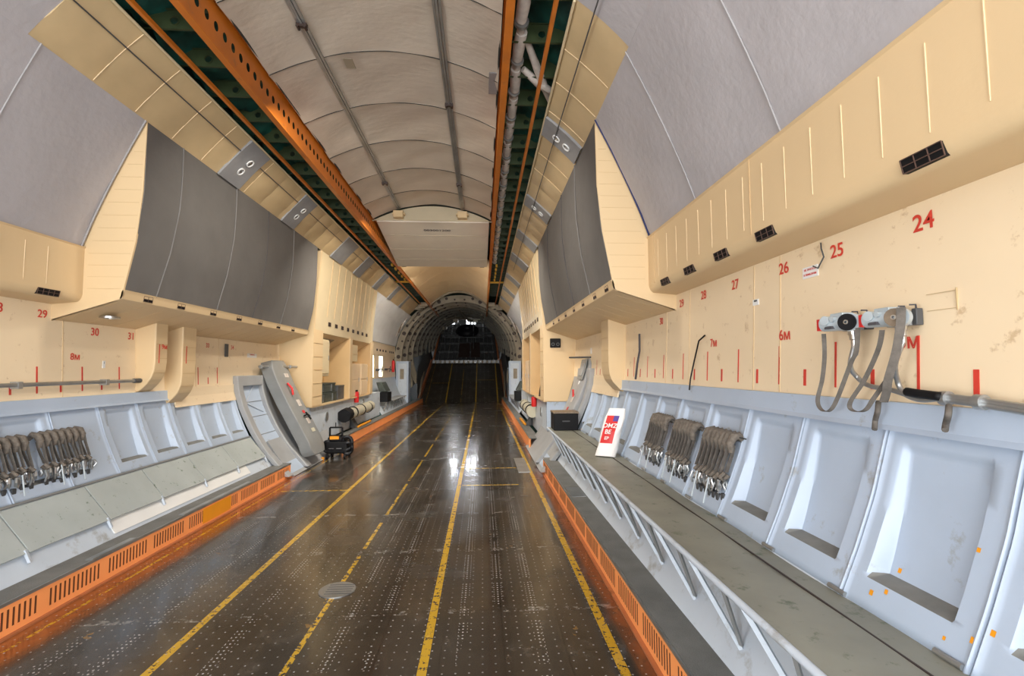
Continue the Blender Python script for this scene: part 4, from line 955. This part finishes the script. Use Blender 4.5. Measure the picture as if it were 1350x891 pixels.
def notice(s, y, z, w, h, lines, label, m='red_paint', plate='white', off=.004):
    c = Vector(wpt(s, y, z, off)); r = MB().box(c.x-.002, c.x+.002, y-w/2, y+w/2, c.z-h/2, c.z+h/2).build('notice', plate); tag(r, label, 'notice')
    for k, t in enumerate(lines):
        textmesh(t, min(h*.42, w*1.25/len(t)), (c.x-s*.0035, y, c.z+h*(.22-.44*k)), (0, -s, 0), (0, 0, 1), m, 'lettering', r)
    return r
notice(1, 2.66, 2.30, .13, .065, ['НЕ ТРОГАТЬ', 'К ПРИБОРАМ'], 'white notice with two lines of red lettering below number 25 on the right wall')
notice(1, 3.22, 2.20, .07, .04, ['ЛЮК'], 'tiny white notice under number 27 on the right wall', 'black')
notice(-1, 8.66, 2.09, .34, .07, ['ВНИМАНИЕ'], 'white notice with red lettering above the left curved door')
notice(-1, 5.36, 1.91, .035, .075, ['I'], 'small white tag with a black mark above the left wall pipe', 'black')
notice(1, 8.3, 2.05, .10, .10, ['!'], 'small white notice above the right curved door')
tag(MB().box(-2.925, -2.91, 7.75, 7.84, 1.95, 2.15).build('switch_plate', 'dark_grey', bev=.004), 'dark narrow switch plate on the left wall past the fairings', 'switch')
bx = MB().box(2.42, 2.64, 9.77, 9.8, 2.17, 2.36).build('socket_box', 'black', bev=.02); tag(bx, 'black double socket box on the cream face of the right locker', 'socket')
for x in (2.48, 2.58): MB().ring((x, 9.768, 2.24), (0, -1, 0), .02, .035, .006, 14).build('socket', 'dark_grey', bx)
# small fixtures on wall
pl = MB(); c = wpt(1, 1.84, 2.03, .003)
for z in (1.985, 2.055): pl.bar((c[0], 1.80, z), (c[0], 1.93, z), .004, .002)
pl.bar((c[0], 1.80, 1.975), (c[0], 1.80, 2.065), .004, .006)
tag(pl.build('wall_flap', 'cream_strip'), 'cream hinged flap outline on the right wall beside the winches', 'flap')
wi = MB().tube([wpt(1, 3.93, 2.02, .03), wpt(1, 4.02, 1.98, .04), wpt(1, 4.13, 1.8, .03), wpt(1, 4.15, 1.65, .05), wpt(1, 4.12, 1.56, .07)], .007, 6)
tag(wi.build('loose_cable', 'black', smooth=60), 'thin black cable drooping down the right wall near the 7 metre mark', 'cable')
wi = MB().tube([wpt(1, 2.55, 2.44, .02), wpt(1, 2.52, 2.40, .04), wpt(1, 2.50, 2.35, .04), wpt(1, 2.56, 2.30, .03), wpt(1, 2.60, 2.32, .03)], .004, 6)
tag(wi.build('loose_wire', 'dark_grey', smooth=60), 'bent wire dangling beside number 25 on the right wall', 'wire')
wi = MB().tube([wpt(1, 5.6, 2.15, .04), wpt(1, 5.55, 1.95, .05), wpt(1, 5.62, 1.8, .05), wpt(1, 5.7, 1.62, .04)], .012, 6)
tag(wi.build('hanging_cord', 'seam_dark', smooth=60), 'dark knotted cord hanging on the right wall before the fairing', 'cord')
ll = MB().ring((-2.68, 5.08, zl(-1, 2.40)-.015), (0, 0, -1), .05, .085, .018, 24).ring((-2.68, 5.08, zl(-1, 2.40)-.012), (0, 0, -1), .001, .05, .008, 24)
tag(ll.build('ceiling_light', 'metal', smooth=30), 'round chrome light under the left projecting duct', 'light')
# pipe on the left wall
pz = 1.625
pr = empty('wall_pipe', (-2.86, 3, pz-.02), 'thin grey pipe clipped along the left wall above the grey sill', 'pipe')
MB().cyl((-2.86, YF, pz-.01), (-2.86, 5.80, pz+.005), .018, 12).build('tube', 'aluminium', pr, smooth=40)
MB().cyl((-2.86, 5.72, pz+.005), (-2.86, 5.82, pz+.005), .026, 12).build('end_cap', 'dark_grey', pr, smooth=40)
for yy in (3.3, 4.36, 5.32): MB().box(-2.91, -2.84, yy-.02, yy+.02, pz-.03, pz+.03).build('clip', 'aluminium', pr)
# ------------------------------------------------------------------ tie-down strap bundles
def strap(s, y, zt, seed, label, group, H=.5):
    rd_ = random.Random(seed); x = lambda z: wall_x(z)
    r = empty('tie_down_strap', P(s, x(zt)-.05, zt-H, y), label, 'strap', group)
    z1 = zt-.02
    MB().tube([P(s, x(z1)+.005, z1-.035, y), P(s, x(z1)-.03, z1+.005, y), P(s, x(z1)-.07, z1-.005, y), P(s, x(z1)-.095, z1-.05, y), P(s, x(z1)-.09, z1-.11, y)], [.02, .027, .030, .027, .018], 8).build('roll', 'rope_roll', r, smooth=60)
    zb = zt-.26-rd_.uniform(0, .03)
    for q, dx in enumerate((.055, .09)):
        MB().ribbon([P(s, x(z1-.06)-dx, z1-.06, y+(q-.5)*.012), P(s, x((z1+zb)/2)-dx+.005, (z1+zb)/2, y+(q-.5)*.012+rd_.uniform(-.006, .006)), P(s, x(zb)-dx+.01, zb, y+rd_.uniform(-.01, .01))], .028, .006, (s*1, .25, 0)).build('webbing', 'webbing', r)
    MB().tube([P(s, x(zb)-.06, zb, y-.012), P(s, x(zb)-.09, zb-.03, y), P(s, x(zb)-.06, zb-.055, y+.014), P(s, x(zb)-.03, zb-.02, y)], .016, 7).build('knot', 'rope_roll', r, smooth=60)
    zz = zb-.05
    m = MB()
    for q in range(7):
        yy = y+rd_.uniform(-.03, .03); xx = x(zz)-rd_.uniform(.02, .09); h = rd_.uniform(.05, .1)
        m.tube([P(s, xx, zz, yy), P(s, xx+rd_.uniform(-.02, .02), zz-h*.5, yy+rd_.uniform(-.02, .02)), P(s, xx, zz-h, yy)], rd_.uniform(.006, .012), 6)
    m.build('buckle', 'metal' if seed % 2 else 'aluminium', r, smooth=40)
    if seed % 3 == 0:
        MB().cyl(P(s, x(zz-.02)-.105, zb-.03, y), P(s, x(zt-H)-.085, zt-H+.06, y-.04), .0055, 8).build('lever', 'casting', r, smooth=40)
    MB().box(min(s*(x(zz)-.06), s*(x(zz)-.02)), max(s*(x(zz)-.06), s*(x(zz)-.02)), y-.02, y+.02, zl(s, zz-.14), zl(s, zz-.09)).build('ratchet', 'dark_grey', r, bev=.005)
for s, bundles in ((1, [(4.46, 4.80, 'farthest'), (3.87, 4.22, 'middle'), (3.27, 3.64, 'nearest')]), (-1, [(4.46, 4.90, 'farther'), (3.86, 4.32, 'nearer')])):
    for a, b, w in bundles:
        nS = 7
        rodz = 1.275
        rr = MB().tube([P(s, wall_x(rodz)-.035, rodz, a-.10), P(s, wall_x(rodz)-.035, rodz, b+.06)], .005, 6)
        tag(rr.build('strap_rod', 'dark_grey'), 'thin rod carrying the %s strap bundle on the %s wall' % (w, SIDE[s]), 'rod')
        for k in range(nS):
            y = a+(b-a)*k/(nS-1)
            strap(s, y, 1.30, k+int(a*10), 'tie-down strap with metal buckle in the %s bundle on the %s wall' % (w, SIDE[s]), 'straps in the %s bundle on the %s wall' % (w, SIDE[s]), H=.53)
# ------------------------------------------------------------------ benches
# right bench: seat unfolded, held by a truss
bn = empty('folding_bench', (2.4, 3, .3), 'long worn grey-green folding bench on a tubular truss along the right wall', 'bench')
def fn(u, v): return (2.16+.475*v, .2+8.1*u, .748+.004*math.sin(u*40))
MB().slab(fn, 60, 3, (0, 0, -.022)).build('seat', 'bench_worn', bn, smooth=40)
MB().box(2.50, 2.508, .2, 8.2, .7485, .7535).build('seam', 'brown_black', bn)
MB().tube([(2.15, .2, .745), (2.15, 8.3, .745)], .016, 8).build('front_rim', 'grey_blue_light', bn, smooth=50)
MB().tube([(2.19, .2, .70), (2.19, 8.3, .70)], .010, 8).build('lower_rail', 'grey_door', bn, smooth=50)
yy = 1.0
while yy < 8.2:
    MB().bar((2.155, yy, .735), (2.345, yy-.14, .345), .022, .022).build('leg', 'grey_blue_light', bn)
    MB().bar((2.19, yy-.28, .70), (2.345, yy-.14, .36), .016, .016).build('brace', 'grey_door', bn)
    yy += .53
for k in range(14):
    y = 1.1+k*.52
    MB().cyl((2.628, y-.05, .762), (2.628, y+.05, .762), .011, 8).build('hinge', 'aluminium', bn, smooth=40)
# end flap of bench
# left bench: folded down against the foot wall, in panels
bl = empty('folding_bench', (-2.5, 3, .35), 'grey bench folded down against the left foot wall, panels scuffed green', 'bench')
edges = [YF, -1, .2, 1.2, 2.2, 3.15, 3.95, 4.75, 5.5, 6.3, 7.1, 7.95]
for a, b in zip(edges, edges[1:]):
    def fn(u, v):
        x = 2.615-.245*v; z = .752-.33*v; return P(-1, x-.028+.004*math.sin(6*u), z, a+.006+(b-a-.012)*u)
    MB().slab(fn, 6, 6, (-.018, 0, -.012)).build('seat_panel', 'bench_left', bl, bev=.003)
    p0 = P(-1, 2.36, .425, b-.02)
    if b > 2: MB().bar((p0[0], p0[1], p0[2]+.02), (p0[0]+.035, p0[1]+.01, p0[2]-.075), .03, .02).build('latch', 'grey_blue_light', bl, bev=.003)
MB().tube([P(-1, 2.60, .765, YF), P(-1, 2.60, .765, 7.95)], .012, 8).build('hinge_rod', 'grey_door', bl, smooth=50)
MB().slab(lambda u, v: P(-1, 2.395-.10*v, .43-.15*v, 4.75+2.6*u), 1, 2, (-.012, 0, 0)).build('bright_plate', 'white', bl)
# paint flecks on the near right panels
for k in range(16):
    rd_ = random.Random(k+40); y = 1.55+rd_.uniform(-.5, .45); z = rd_.uniform(.8, 1.15); w = rd_.uniform(.006, .02)
    def fn(u, v): zz = z+(v-.5)*w*1.2; return P(1, wall_x(zz)+.02-.024, zz, y+(u-.5)*w)
    MB().slab(fn, 1, 1, (.001, 0, 0)).build('paint_fleck', 'amber', WALL[1])
def fn(u, v): zz = 1.01+.03*v-.01*u; return P(1, wall_x(zz)+.012, zz, 1.17+.055*u)
MB().slab(fn, 2, 1, (.001, 0, 0)).build('paint_fleck', 'yellow', WALL[1])
# ------------------------------------------------------------------ curved escape doors
DP = [(2.03, .02), (2.20, .22), (2.42, .5), (2.62, .85), (2.78, 1.2), (2.87, 1.5), (2.90, 1.78)]
def door_x(z): return interp(z, [p[1] for p in DP], [p[0] for p in DP])
for s in (-1, 1):
    r = struct(empty('door_%d' % (1 if s < 0 else 2), (s*2.5, 8.25, 0.02)))
    ya, yb = 8.05, 9.05
    def pt(y, z, off=0): return P(s, door_x(z)+off, z, y)
    # recessed panel
    def fn(u, v): z = .05+1.70*v; return pt(ya+(yb-ya)*u, z, .02)
    MB().slab(fn, 1, 16, (s*.02, 0, 0)).build('door_panel', 'grey_blue', r, smooth=40)
    for z in (.45, .75, 1.05, 1.3): MB().bar(pt(ya+.15, z, .016), pt(yb-.15, z, .016), .008, .008).build('rib', 'grey_door', r)
    MB().bar(pt(ya+.2, 1.3, .012), pt(ya+.6, 1.58, .012), .012, .012).bar(pt(ya+.2, 1.3, .012), pt(ya+.7, 1.1, .012), .012, .012).build('brace', 'grey_blue_light', r)
    # frame ring: side members and top
    for (a, b) in ((ya-.04, ya+.12), (yb-.20, yb)):
        def fn(u, v): z = .05+1.70*v; return pt(a+(b-a)*u, z, -.055)
        MB().slab(fn, 2, 16, (s*.09, 0, 0)).build('door_frame', 'grey_panel', r, smooth=40, bev=.012)
    def fn(u, v): z = 1.58+.17*v; return pt(ya+.10+(yb-ya-.28)*u, z, -.053)
    MB().slab(fn, 2, 4, (s*.09, 0, 0)).build('door_frame', 'grey_panel', r, smooth=40, bev=.012)
    # the open leaf, thick and curved, hung beyond the frame
    lf = empty('door_leaf', (s*2.3, 9.2, .3)); lf.parent = r; lf.location = Vector((s*2.3, 9.2, .3))-Vector(r.location)
    LP = [(1.90, .24), (1.98, .50), (2.14, .82), (2.36, 1.24), (2.54, 1.62), (2.64, 1.87), (2.70, 2.02)] if s < 0 else [(2.42, .85), (2.52, 1.0), (2.66, 1.25), (2.76, 1.5), (2.84, 1.75), (2.88, 1.93)]
    def lx(z): return interp(z, [p[1] for p in LP], [p[0] for p in LP])
    z0, z1 = LP[0][1], LP[-1][1]
    yA, yB = (8.9, 9.6) if s < 0 else (8.25, 8.75)
    def fn(u, v):
        z = z0+(z1-z0)*v; e = .10*max(0, (v-.93)/.07)+.07*max(0, (.06-v)/.06)
        return P(s, lx(z)+.035*(2*u-1)**2, z, yA+e+(yB-yA-2*e)*u)
    MB().slab(fn, 8, 30, (s*(.20 if s < 0 else .10), 0, -.05)).build('leaf_body', 'grey_door' if s < 0 else 'grey_panel', lf, smooth=40, bev=.015)
    ym = (yA+yB)/2
    for k, (z, w, h, mt) in enumerate(((1.74, .16, .07, 'pipe_wrap'), (1.50, .08, .06, 'white'), (1.22, .14, .12, 'pipe_wrap'), (1.05, .10, .05, 'red'), (.88, .12, .10, 'pipe_wrap'), (.70, .16, .07, 'tan_canvas'))):
        if z < z0+.1: continue
        def fn(u, v): zz = z+h*(v-.5); return P(s, lx(zz)-.008, zz, ym+.03+w*(u-.5))
        MB().slab(fn, 1, 2, (s*.006, 0, 0)).build('decal', mt, lf)
    def q(y, z, o): return P(s, lx(z)-o, z, y)
    if s < 0:
        MB().tube([q(ym-.12, .98, .03), q(ym, 1.0, .06), q(ym+.14, .96, .03)], .014, 8).tube([q(ym+.02, 1.04, .04), q(ym+.04, .9, .06)], .016, 8).build('handle', 'black', lf, smooth=50)
        MB().tube([q(ym-.10, 1.60, .02), q(ym-.11, 1.5, .06), q(ym-.10, 1.38, .02)], .02, 8).build('grip', 'red', lf, smooth=50)
        MB().tube([P(s, 2.82, 1.90, 8.7), P(s, 2.58, 1.90, 9.75)], .022, 8).build('hanger_rod', 'aluminium', lf, smooth=50)
        for yy in (8.75, 9.3, 9.55): MB().cyl(P(s, 2.82-.23*(yy-8.7), 1.90, yy-.03), P(s, 2.82-.23*(yy-8.7), 1.90, yy+.03), .035, 10).build('collar', 'aluminium', lf, smooth=40)
    else:
        MB().tube([P(s, 2.80, 1.93, 7.8), P(s, 2.66, 1.95, 8.9)], .016, 8).build('hanger_rod', 'dark_grey', lf, smooth=50)
        def fn(u, v): z = 1.55+.36*v; return P(s, lx(z)-.02, z, yA+.06+.44*u)
        MB().slab(fn, 2, 2, (s*.018, 0, 0)).build('hatch', 'grey_door', lf, bev=.01)
        def fn(u, v): z = 1.62+.22*v; return P(s, lx(z)-.035, z, yA+.14+.28*u)
        MB().slab(fn, 2, 2, (s*.016, 0, 0)).build('hatch_plate', 'grey_panel', lf, bev=.01)
        MB().box(2.63, 2.66, 8.5, 8.53, 1.25, 1.38).build('grip', 'red', lf)
for s in (-1, 1):
    def fn(u, v): z = .02+1.73*v; return P(s, door_x(z)+.03, z, 9.0+.85*u)
    MB().slab(fn, 1, 12, (s*.02, 0, 0)).build('vestibule_lining', 'grey_panel', WALL[s], smooth=40)
# ------------------------------------------------------------------ winches on the right wall
def winch(y, z, label, drum, out):
    s = 1; z += .02; K = .84 if drum == 'black' else .80; r = empty('winch', P(s, 2.9, z-.12, y), label, 'winch')
    xw = wall_x(z)
    # body: horizontal gearbox towards +y
    MB().cyl((xw-.11, y-.02, z), (xw-.15, y+.15, z+.005), .045, 20).build('gearbox', 'casting', r, smooth=40)
    MB().box(xw-.12, xw-.02, y+.02, y+.10, z-.03, z+.03).build('arm', 'casting', r, bev=.006)
    MB().box(xw-.05, xw+.0, y-.02, y+.14, z-.04, z+.04).build('mounting', 'grey_panel', r, bev=.008)
    MB().box(xw-.04, xw, y-.05, y-.02, z-.04, z+.05).build('side_plate', 'dark_grey', r, bev=.004)
    MB().cyl((xw-.195, y+.09, z+.02), (xw-.12, y+.11, z+.02), .028, 16).build('cap', 'casting', r, smooth=40)
    MB().cyl((xw-.185, y+.045, z+.025), (xw-.12, y+.05, z+.025), .016, 12).build('cap', 'casting', r, smooth=40)
    MB().box(xw-.15, xw-.08, y+.0, y+.10, z+.038, z+.062).build('bracket', 'casting', r, bev=.004)
    MB().box(xw-.180, xw-.155, y+.05, y+.11, z-.030, z-.014).build('slot', 'seam_dark', r)
    MB().ring((xw-.115, y-.040, z), (-1, -.45, 0), .002, .052, .035, 28).build('drum_body', 'casting', r, smooth=30)
    c = Vector((xw-.155, y-.045, z)); dr = MB().ring(c, (-1, -.45, 0), .010, .048, .012, 32).build('drum_face', drum, r, smooth=30)
    MB().ring(c+Vector((-.011, -.005, 0)), (-1, -.45, 0), .008, .013, .008, 16).build('bolt', 'metal', dr)
    MB().box(xw-.18, xw-.11, y+.145, y+.175, z-.035, z+.035).build('red_guard', 'red', r)
    for yy in (y-.04, y+.03): MB().tube([(xw-.03, yy, z+.05), (xw-.04, yy-.01, z+.068), (xw-.06, yy+.01, z+.07)], .005, 6).build('hook', 'seam_dark', r)
    MB().tube([(xw-.12, y-.04, z-.04), (xw-.12, y-.04, z-.07), (xw-.12, y-.042, z-.072), (xw-.12, y-.045, z-.10), (xw-.12, y-.045, z-.102), (xw-.12, y-.045, z-.135)], [.027, .027, .022, .022, .016, .016], 14).build('gland', 'metal', r, smooth=30)
    r.scale = (K, K, K); l = Vector(r.location)
    return tuple(l+(Vector((xw-.12, y-.045, z-.13))-l)*K)
oA = winch(2.25, 1.965, 'left-hand grey winch with black drum face on the right wall', 'black', 0)
oB = winch(1.985, 1.965, 'right-hand grey winch with brown drum face beside the 5 metre mark', 'brass_brown', 0)
def smoothpts(p, n=8):
    p = [Vector(q) for q in p]; out = []
    for i in range(len(p)-1):
        a, b, c, d = p[max(0, i-1)], p[i], p[i+1], p[min(len(p)-1, i+2)]
        for k in range(n):
            t = k/n; out.append(.5*((2*b)+(-a+c)*t+(2*a-5*b+4*c-d)*t*t+(-a+3*b-3*c+d)*t**3))
    out.append(p[-1]); return out
def wv(u, v, X):   # world point from a photograph direction at a given wall offset X
    c = np.array([(u-CX)/F, -(v-CY)/F, 1.0]); w = RM.T@c; t = (X-CAMX)/w[0]; q = np.array([CAMX, 0, CAMZ])+w*t; return tuple(q)
XW = 2.84
cb = empty('power_cable', wv(1180, 520, XW), 'grey armoured cable running from the two winches along the sill', 'cable')
MB().tube(smoothpts([oA, wv(1121, 482, XW-.04), wv(1130, 497, XW), wv(1145, 508, XW), wv(1175, 514, XW), wv(1200, 522, XW)]), .011, 10).build('lead', 'aluminium', cb, smooth=60)
MB().tube(smoothpts([oB, wv(1180, 480, XW-.04), wv(1184, 505, XW), wv(1194, 520, XW), wv(1215, 527, XW), wv(1245, 524, XW)]), .011, 10).build('lead', 'aluminium', cb, smooth=60)
MB().cyl(oA, tuple(np.array(oA)+np.array([0, 0, -.05])), .014, 10).build('sleeve', 'pipe_wrap', cb, smooth=60)
MB().tube(smoothpts([wv(1194, 516, XW-.02), wv(1212, 519, XW-.02), wv(1242, 523, XW-.02)]), [.012]+[.018]*15+[.010], 10).build('black_sleeve', 'black', cb, smooth=60)
for dz in (0, 1):
    MB().tube([wv(1238, 522+3*dz, XW), wv(1290, 528+4*dz, XW), wv(1350, 537+5*dz, XW), (XW, .9, wv(1350, 537+5*dz, XW)[2]-.01)], .014, 10).build('run', 'aluminium', cb, smooth=60)
for u, v in ((1247, 525), (1293, 530)):
    p = Vector(wv(u, v, XW)); MB().cyl(p+Vector((0, -.014, 0)), p+Vector((0, .014, 0)), .028, 16).build('clamp', 'aluminium', cb, smooth=40)
# winch straps
def wstrap(pts, label, w=.020):
    ps = smoothpts([wv(u, v, x) for u, v, x in pts])
    tag(MB().ribbon(ps, w, .003, (.77, -.64, 0)).build('winch_strap', 'webbing'), label, 'strap')
wstrap([(1086, 440, 2.80), (1087, 470, 2.80), (1084, 500, 2.80), (1078, 527, 2.78), (1083, 540, 2.77), (1094, 541, 2.77), (1104, 525, 2.78), (1122, 478, 2.79), (1129, 463, 2.80), (1131, 432, 2.80)], 'brown strap looping from the left-hand winch down over the sill')
wstrap([(1163, 435, 2.80), (1158, 460, 2.79), (1140, 500, 2.78), (1121, 530, 2.77), (1124, 541, 2.77), (1140, 541, 2.77), (1152, 525, 2.78), (1168, 502, 2.78)], 'brown strap looping low between the two winches')
wstrap([(1188, 405, 2.79), (1187, 430, 2.78), (1181, 465, 2.77), (1171, 500, 2.77), (1169, 515, 2.78), (1165, 530, 2.80)], 'wide brown strap hanging straight down from the right-hand winch', .032)
for k, (u, v) in enumerate(((1158, 530), (1251, 535))):
    ps = [wv(u, v, 2.82), wv(u-1, v+12, 2.79), wv(u-4, v+24, 2.82), wv(u-5, v+36-4*k, 2.80)]
    tag(MB().tube(smoothpts(ps), .011, 8).build('strap_end', 'webbing', smooth=60), '%s short knotted strap end hanging over the right sill' % ['left-hand', 'right-hand'][k], 'strap')
# ------------------------------------------------------------------ loose objects
# paper sack on bench
bg_ = empty('paper_sack', (2.45, 5.35, .752), 'white paper sack with a red printed panel standing on the right bench', 'sack')
base = Vector((2.44, 5.50, .752)); ax = Vector((.30, .10, 1)).normalized()
rt = Vector((.87, -.49, 0)).normalized(); nm_ = rt.cross(ax).normalized()   # face normal towards the camera
if nm_.y > 0: nm_ = -nm_
HS, WS, DS = .56, .225, .14
def sack(u, v):
    a = 2*math.pi*u; c, s_ = math.cos(a), math.sin(a); e = .7
    px_ = math.copysign(abs(c)**e, c); py_ = math.copysign(abs(s_)**e, s_)
    k = 1 if v < .8 else 1-.16*(v-.8)/.2; dp = DS*(1 if v < .5 else 1-.75*(v-.5)/.5)
    bul = 1+.03*math.sin(a*3+v*9)+.02*math.sin(a*7+v*17)
    return base+ax*(HS*v)+rt*(px_*WS/2*k*bul)+nm_*(py_*dp/2*bul)
m = MB().grid(sack, 40, 20)
top = [sack(i/40, 1) for i in range(40)]; bot = [sack(i/40, 0) for i in range(40)]
m.add(top, [tuple(range(40))]); m.add(bot, [tuple(range(40))[::-1]])
m.build('sack_body', 'bag_white', bg_, smooth=50)
def facept(a, b, off=.0):  # a: -.5...5 across, b 0..1 up
    dp = DS*(1 if b < .5 else 1-.75*(b-.5)/.5); return base+ax*(HS*b)+rt*(a*WS)+nm_*(dp/2*(1-.9*abs(a)**2.2)*1.03+.002+off)
m = MB().grid(lambda u, v: facept(-.36+.62*u, .26+.58*v), 4, 12); m.build('red_print', 'red', bg_)
MB().grid(lambda u, v: facept(0+.26*u, .72+.12*v, .002), 2, 4).build('purple_print', 'purple', bg_)
for k, (t, sz) in enumerate((('OMZ', .075), ('BE', .07), ('EP', .05))):
    b = .62-.13*k; pp_ = facept(-.07, b, .006); up_ = (facept(0, b+.05)-facept(0, b-.05)).normalized()
    textmesh(t, sz, pp_, rt, up_, 'bag_white', 'lettering', bg_)
# black crate at far end of the bench
crate('battery_box', 1, 2.20, 2.60, 7.85, 8.2, .752, 1.05, 'black', 'black box with a brown lid at the far end of the right bench', 'box', 0, 'brass_brown')
# black trolley with cables on floor
tr = empty('service_trolley', (-1.8, 9.95, 0), 'small black wheeled service trolley with cable coils standing on the floor at left', 'trolley')
MB().box(-2.02, -1.60, 9.8, 10.2, .10, .34).build('body', 'black', tr, bev=.03)
MB().box(-1.98, -1.66, 9.82, 10.15, .34, .42).build('top_box', 'rubber', tr, bev=.02)
MB().box(-1.93, -1.76, 9.80, 9.83, .38, .44).build('yellow_label', 'amber', tr)
fr = MB()
for a, b in (((-1.96, 9.9, .42), (-1.96, 9.9, .60)), ((-1.72, 9.9, .42), (-1.72, 9.9, .60)), ((-1.96, 9.9, .60), (-1.72, 9.9, .60)), ((-1.96, 9.9, .44), (-1.72, 9.9, .44))): fr.bar(a, b, .03, .03)
fr.build('handle_frame', 'black', tr); MB().cyl((-1.85, 9.9, .6), (-1.85, 9.9, .70), .008, 6).build('aerial', 'black', tr)
for k, (x, z, r_) in enumerate(((-1.62, .30, .13), (-1.60, .20, .11), (-1.98, .24, .10))):
    m = MB().tube([(x+r_*math.cos(t*.4)*.8, 9.85+.02*math.sin(t), z+r_*math.sin(t*.4)) for t in range(17)], .035, 8); m.build('cable_coil', 'rubber', tr, smooth=60)
for x, y in ((-1.98, 9.82), (-1.64, 9.82), (-1.98, 10.15), (-1.64, 10.15)):
    MB().cyl((x-.02, y, .05), (x+.02, y, .05), .05, 16).build('wheel', 'rubber', tr, smooth=30)
for x in (-1.9, -1.75): MB().box(x-.05, x+.05, 9.785, 9.80, .20, .21).build('chrome_trim', 'metal', tr)
MB().cyl((-2.04, 9.74, 0.0), (-2.04, 9.74, .05), .03, 12).build('orange_foot', 'amber', tr)
# round floor hatch
hc = MB().ring((-.10, 4.05, 0), (0, 0, 1), .001, .14, .006, 40); hc = hc.build('floor_cover', 'aluminium'); tag(hc, 'round bright metal cover plate in the cargo floor', 'cover plate')
for k in range(5): MB().box(-.18, .02, 3.97+.04*k, 3.975+.04*k, .006, .008).build('groove', 'dark_grey', hc)
fp = MB().box(1.66, 1.86, 8.3, 9.6, 0, .006).build('floor_plate', 'aluminium'); tag(fp, 'rectangular bright plate let into the floor by the right kerb gap', 'cover plate')
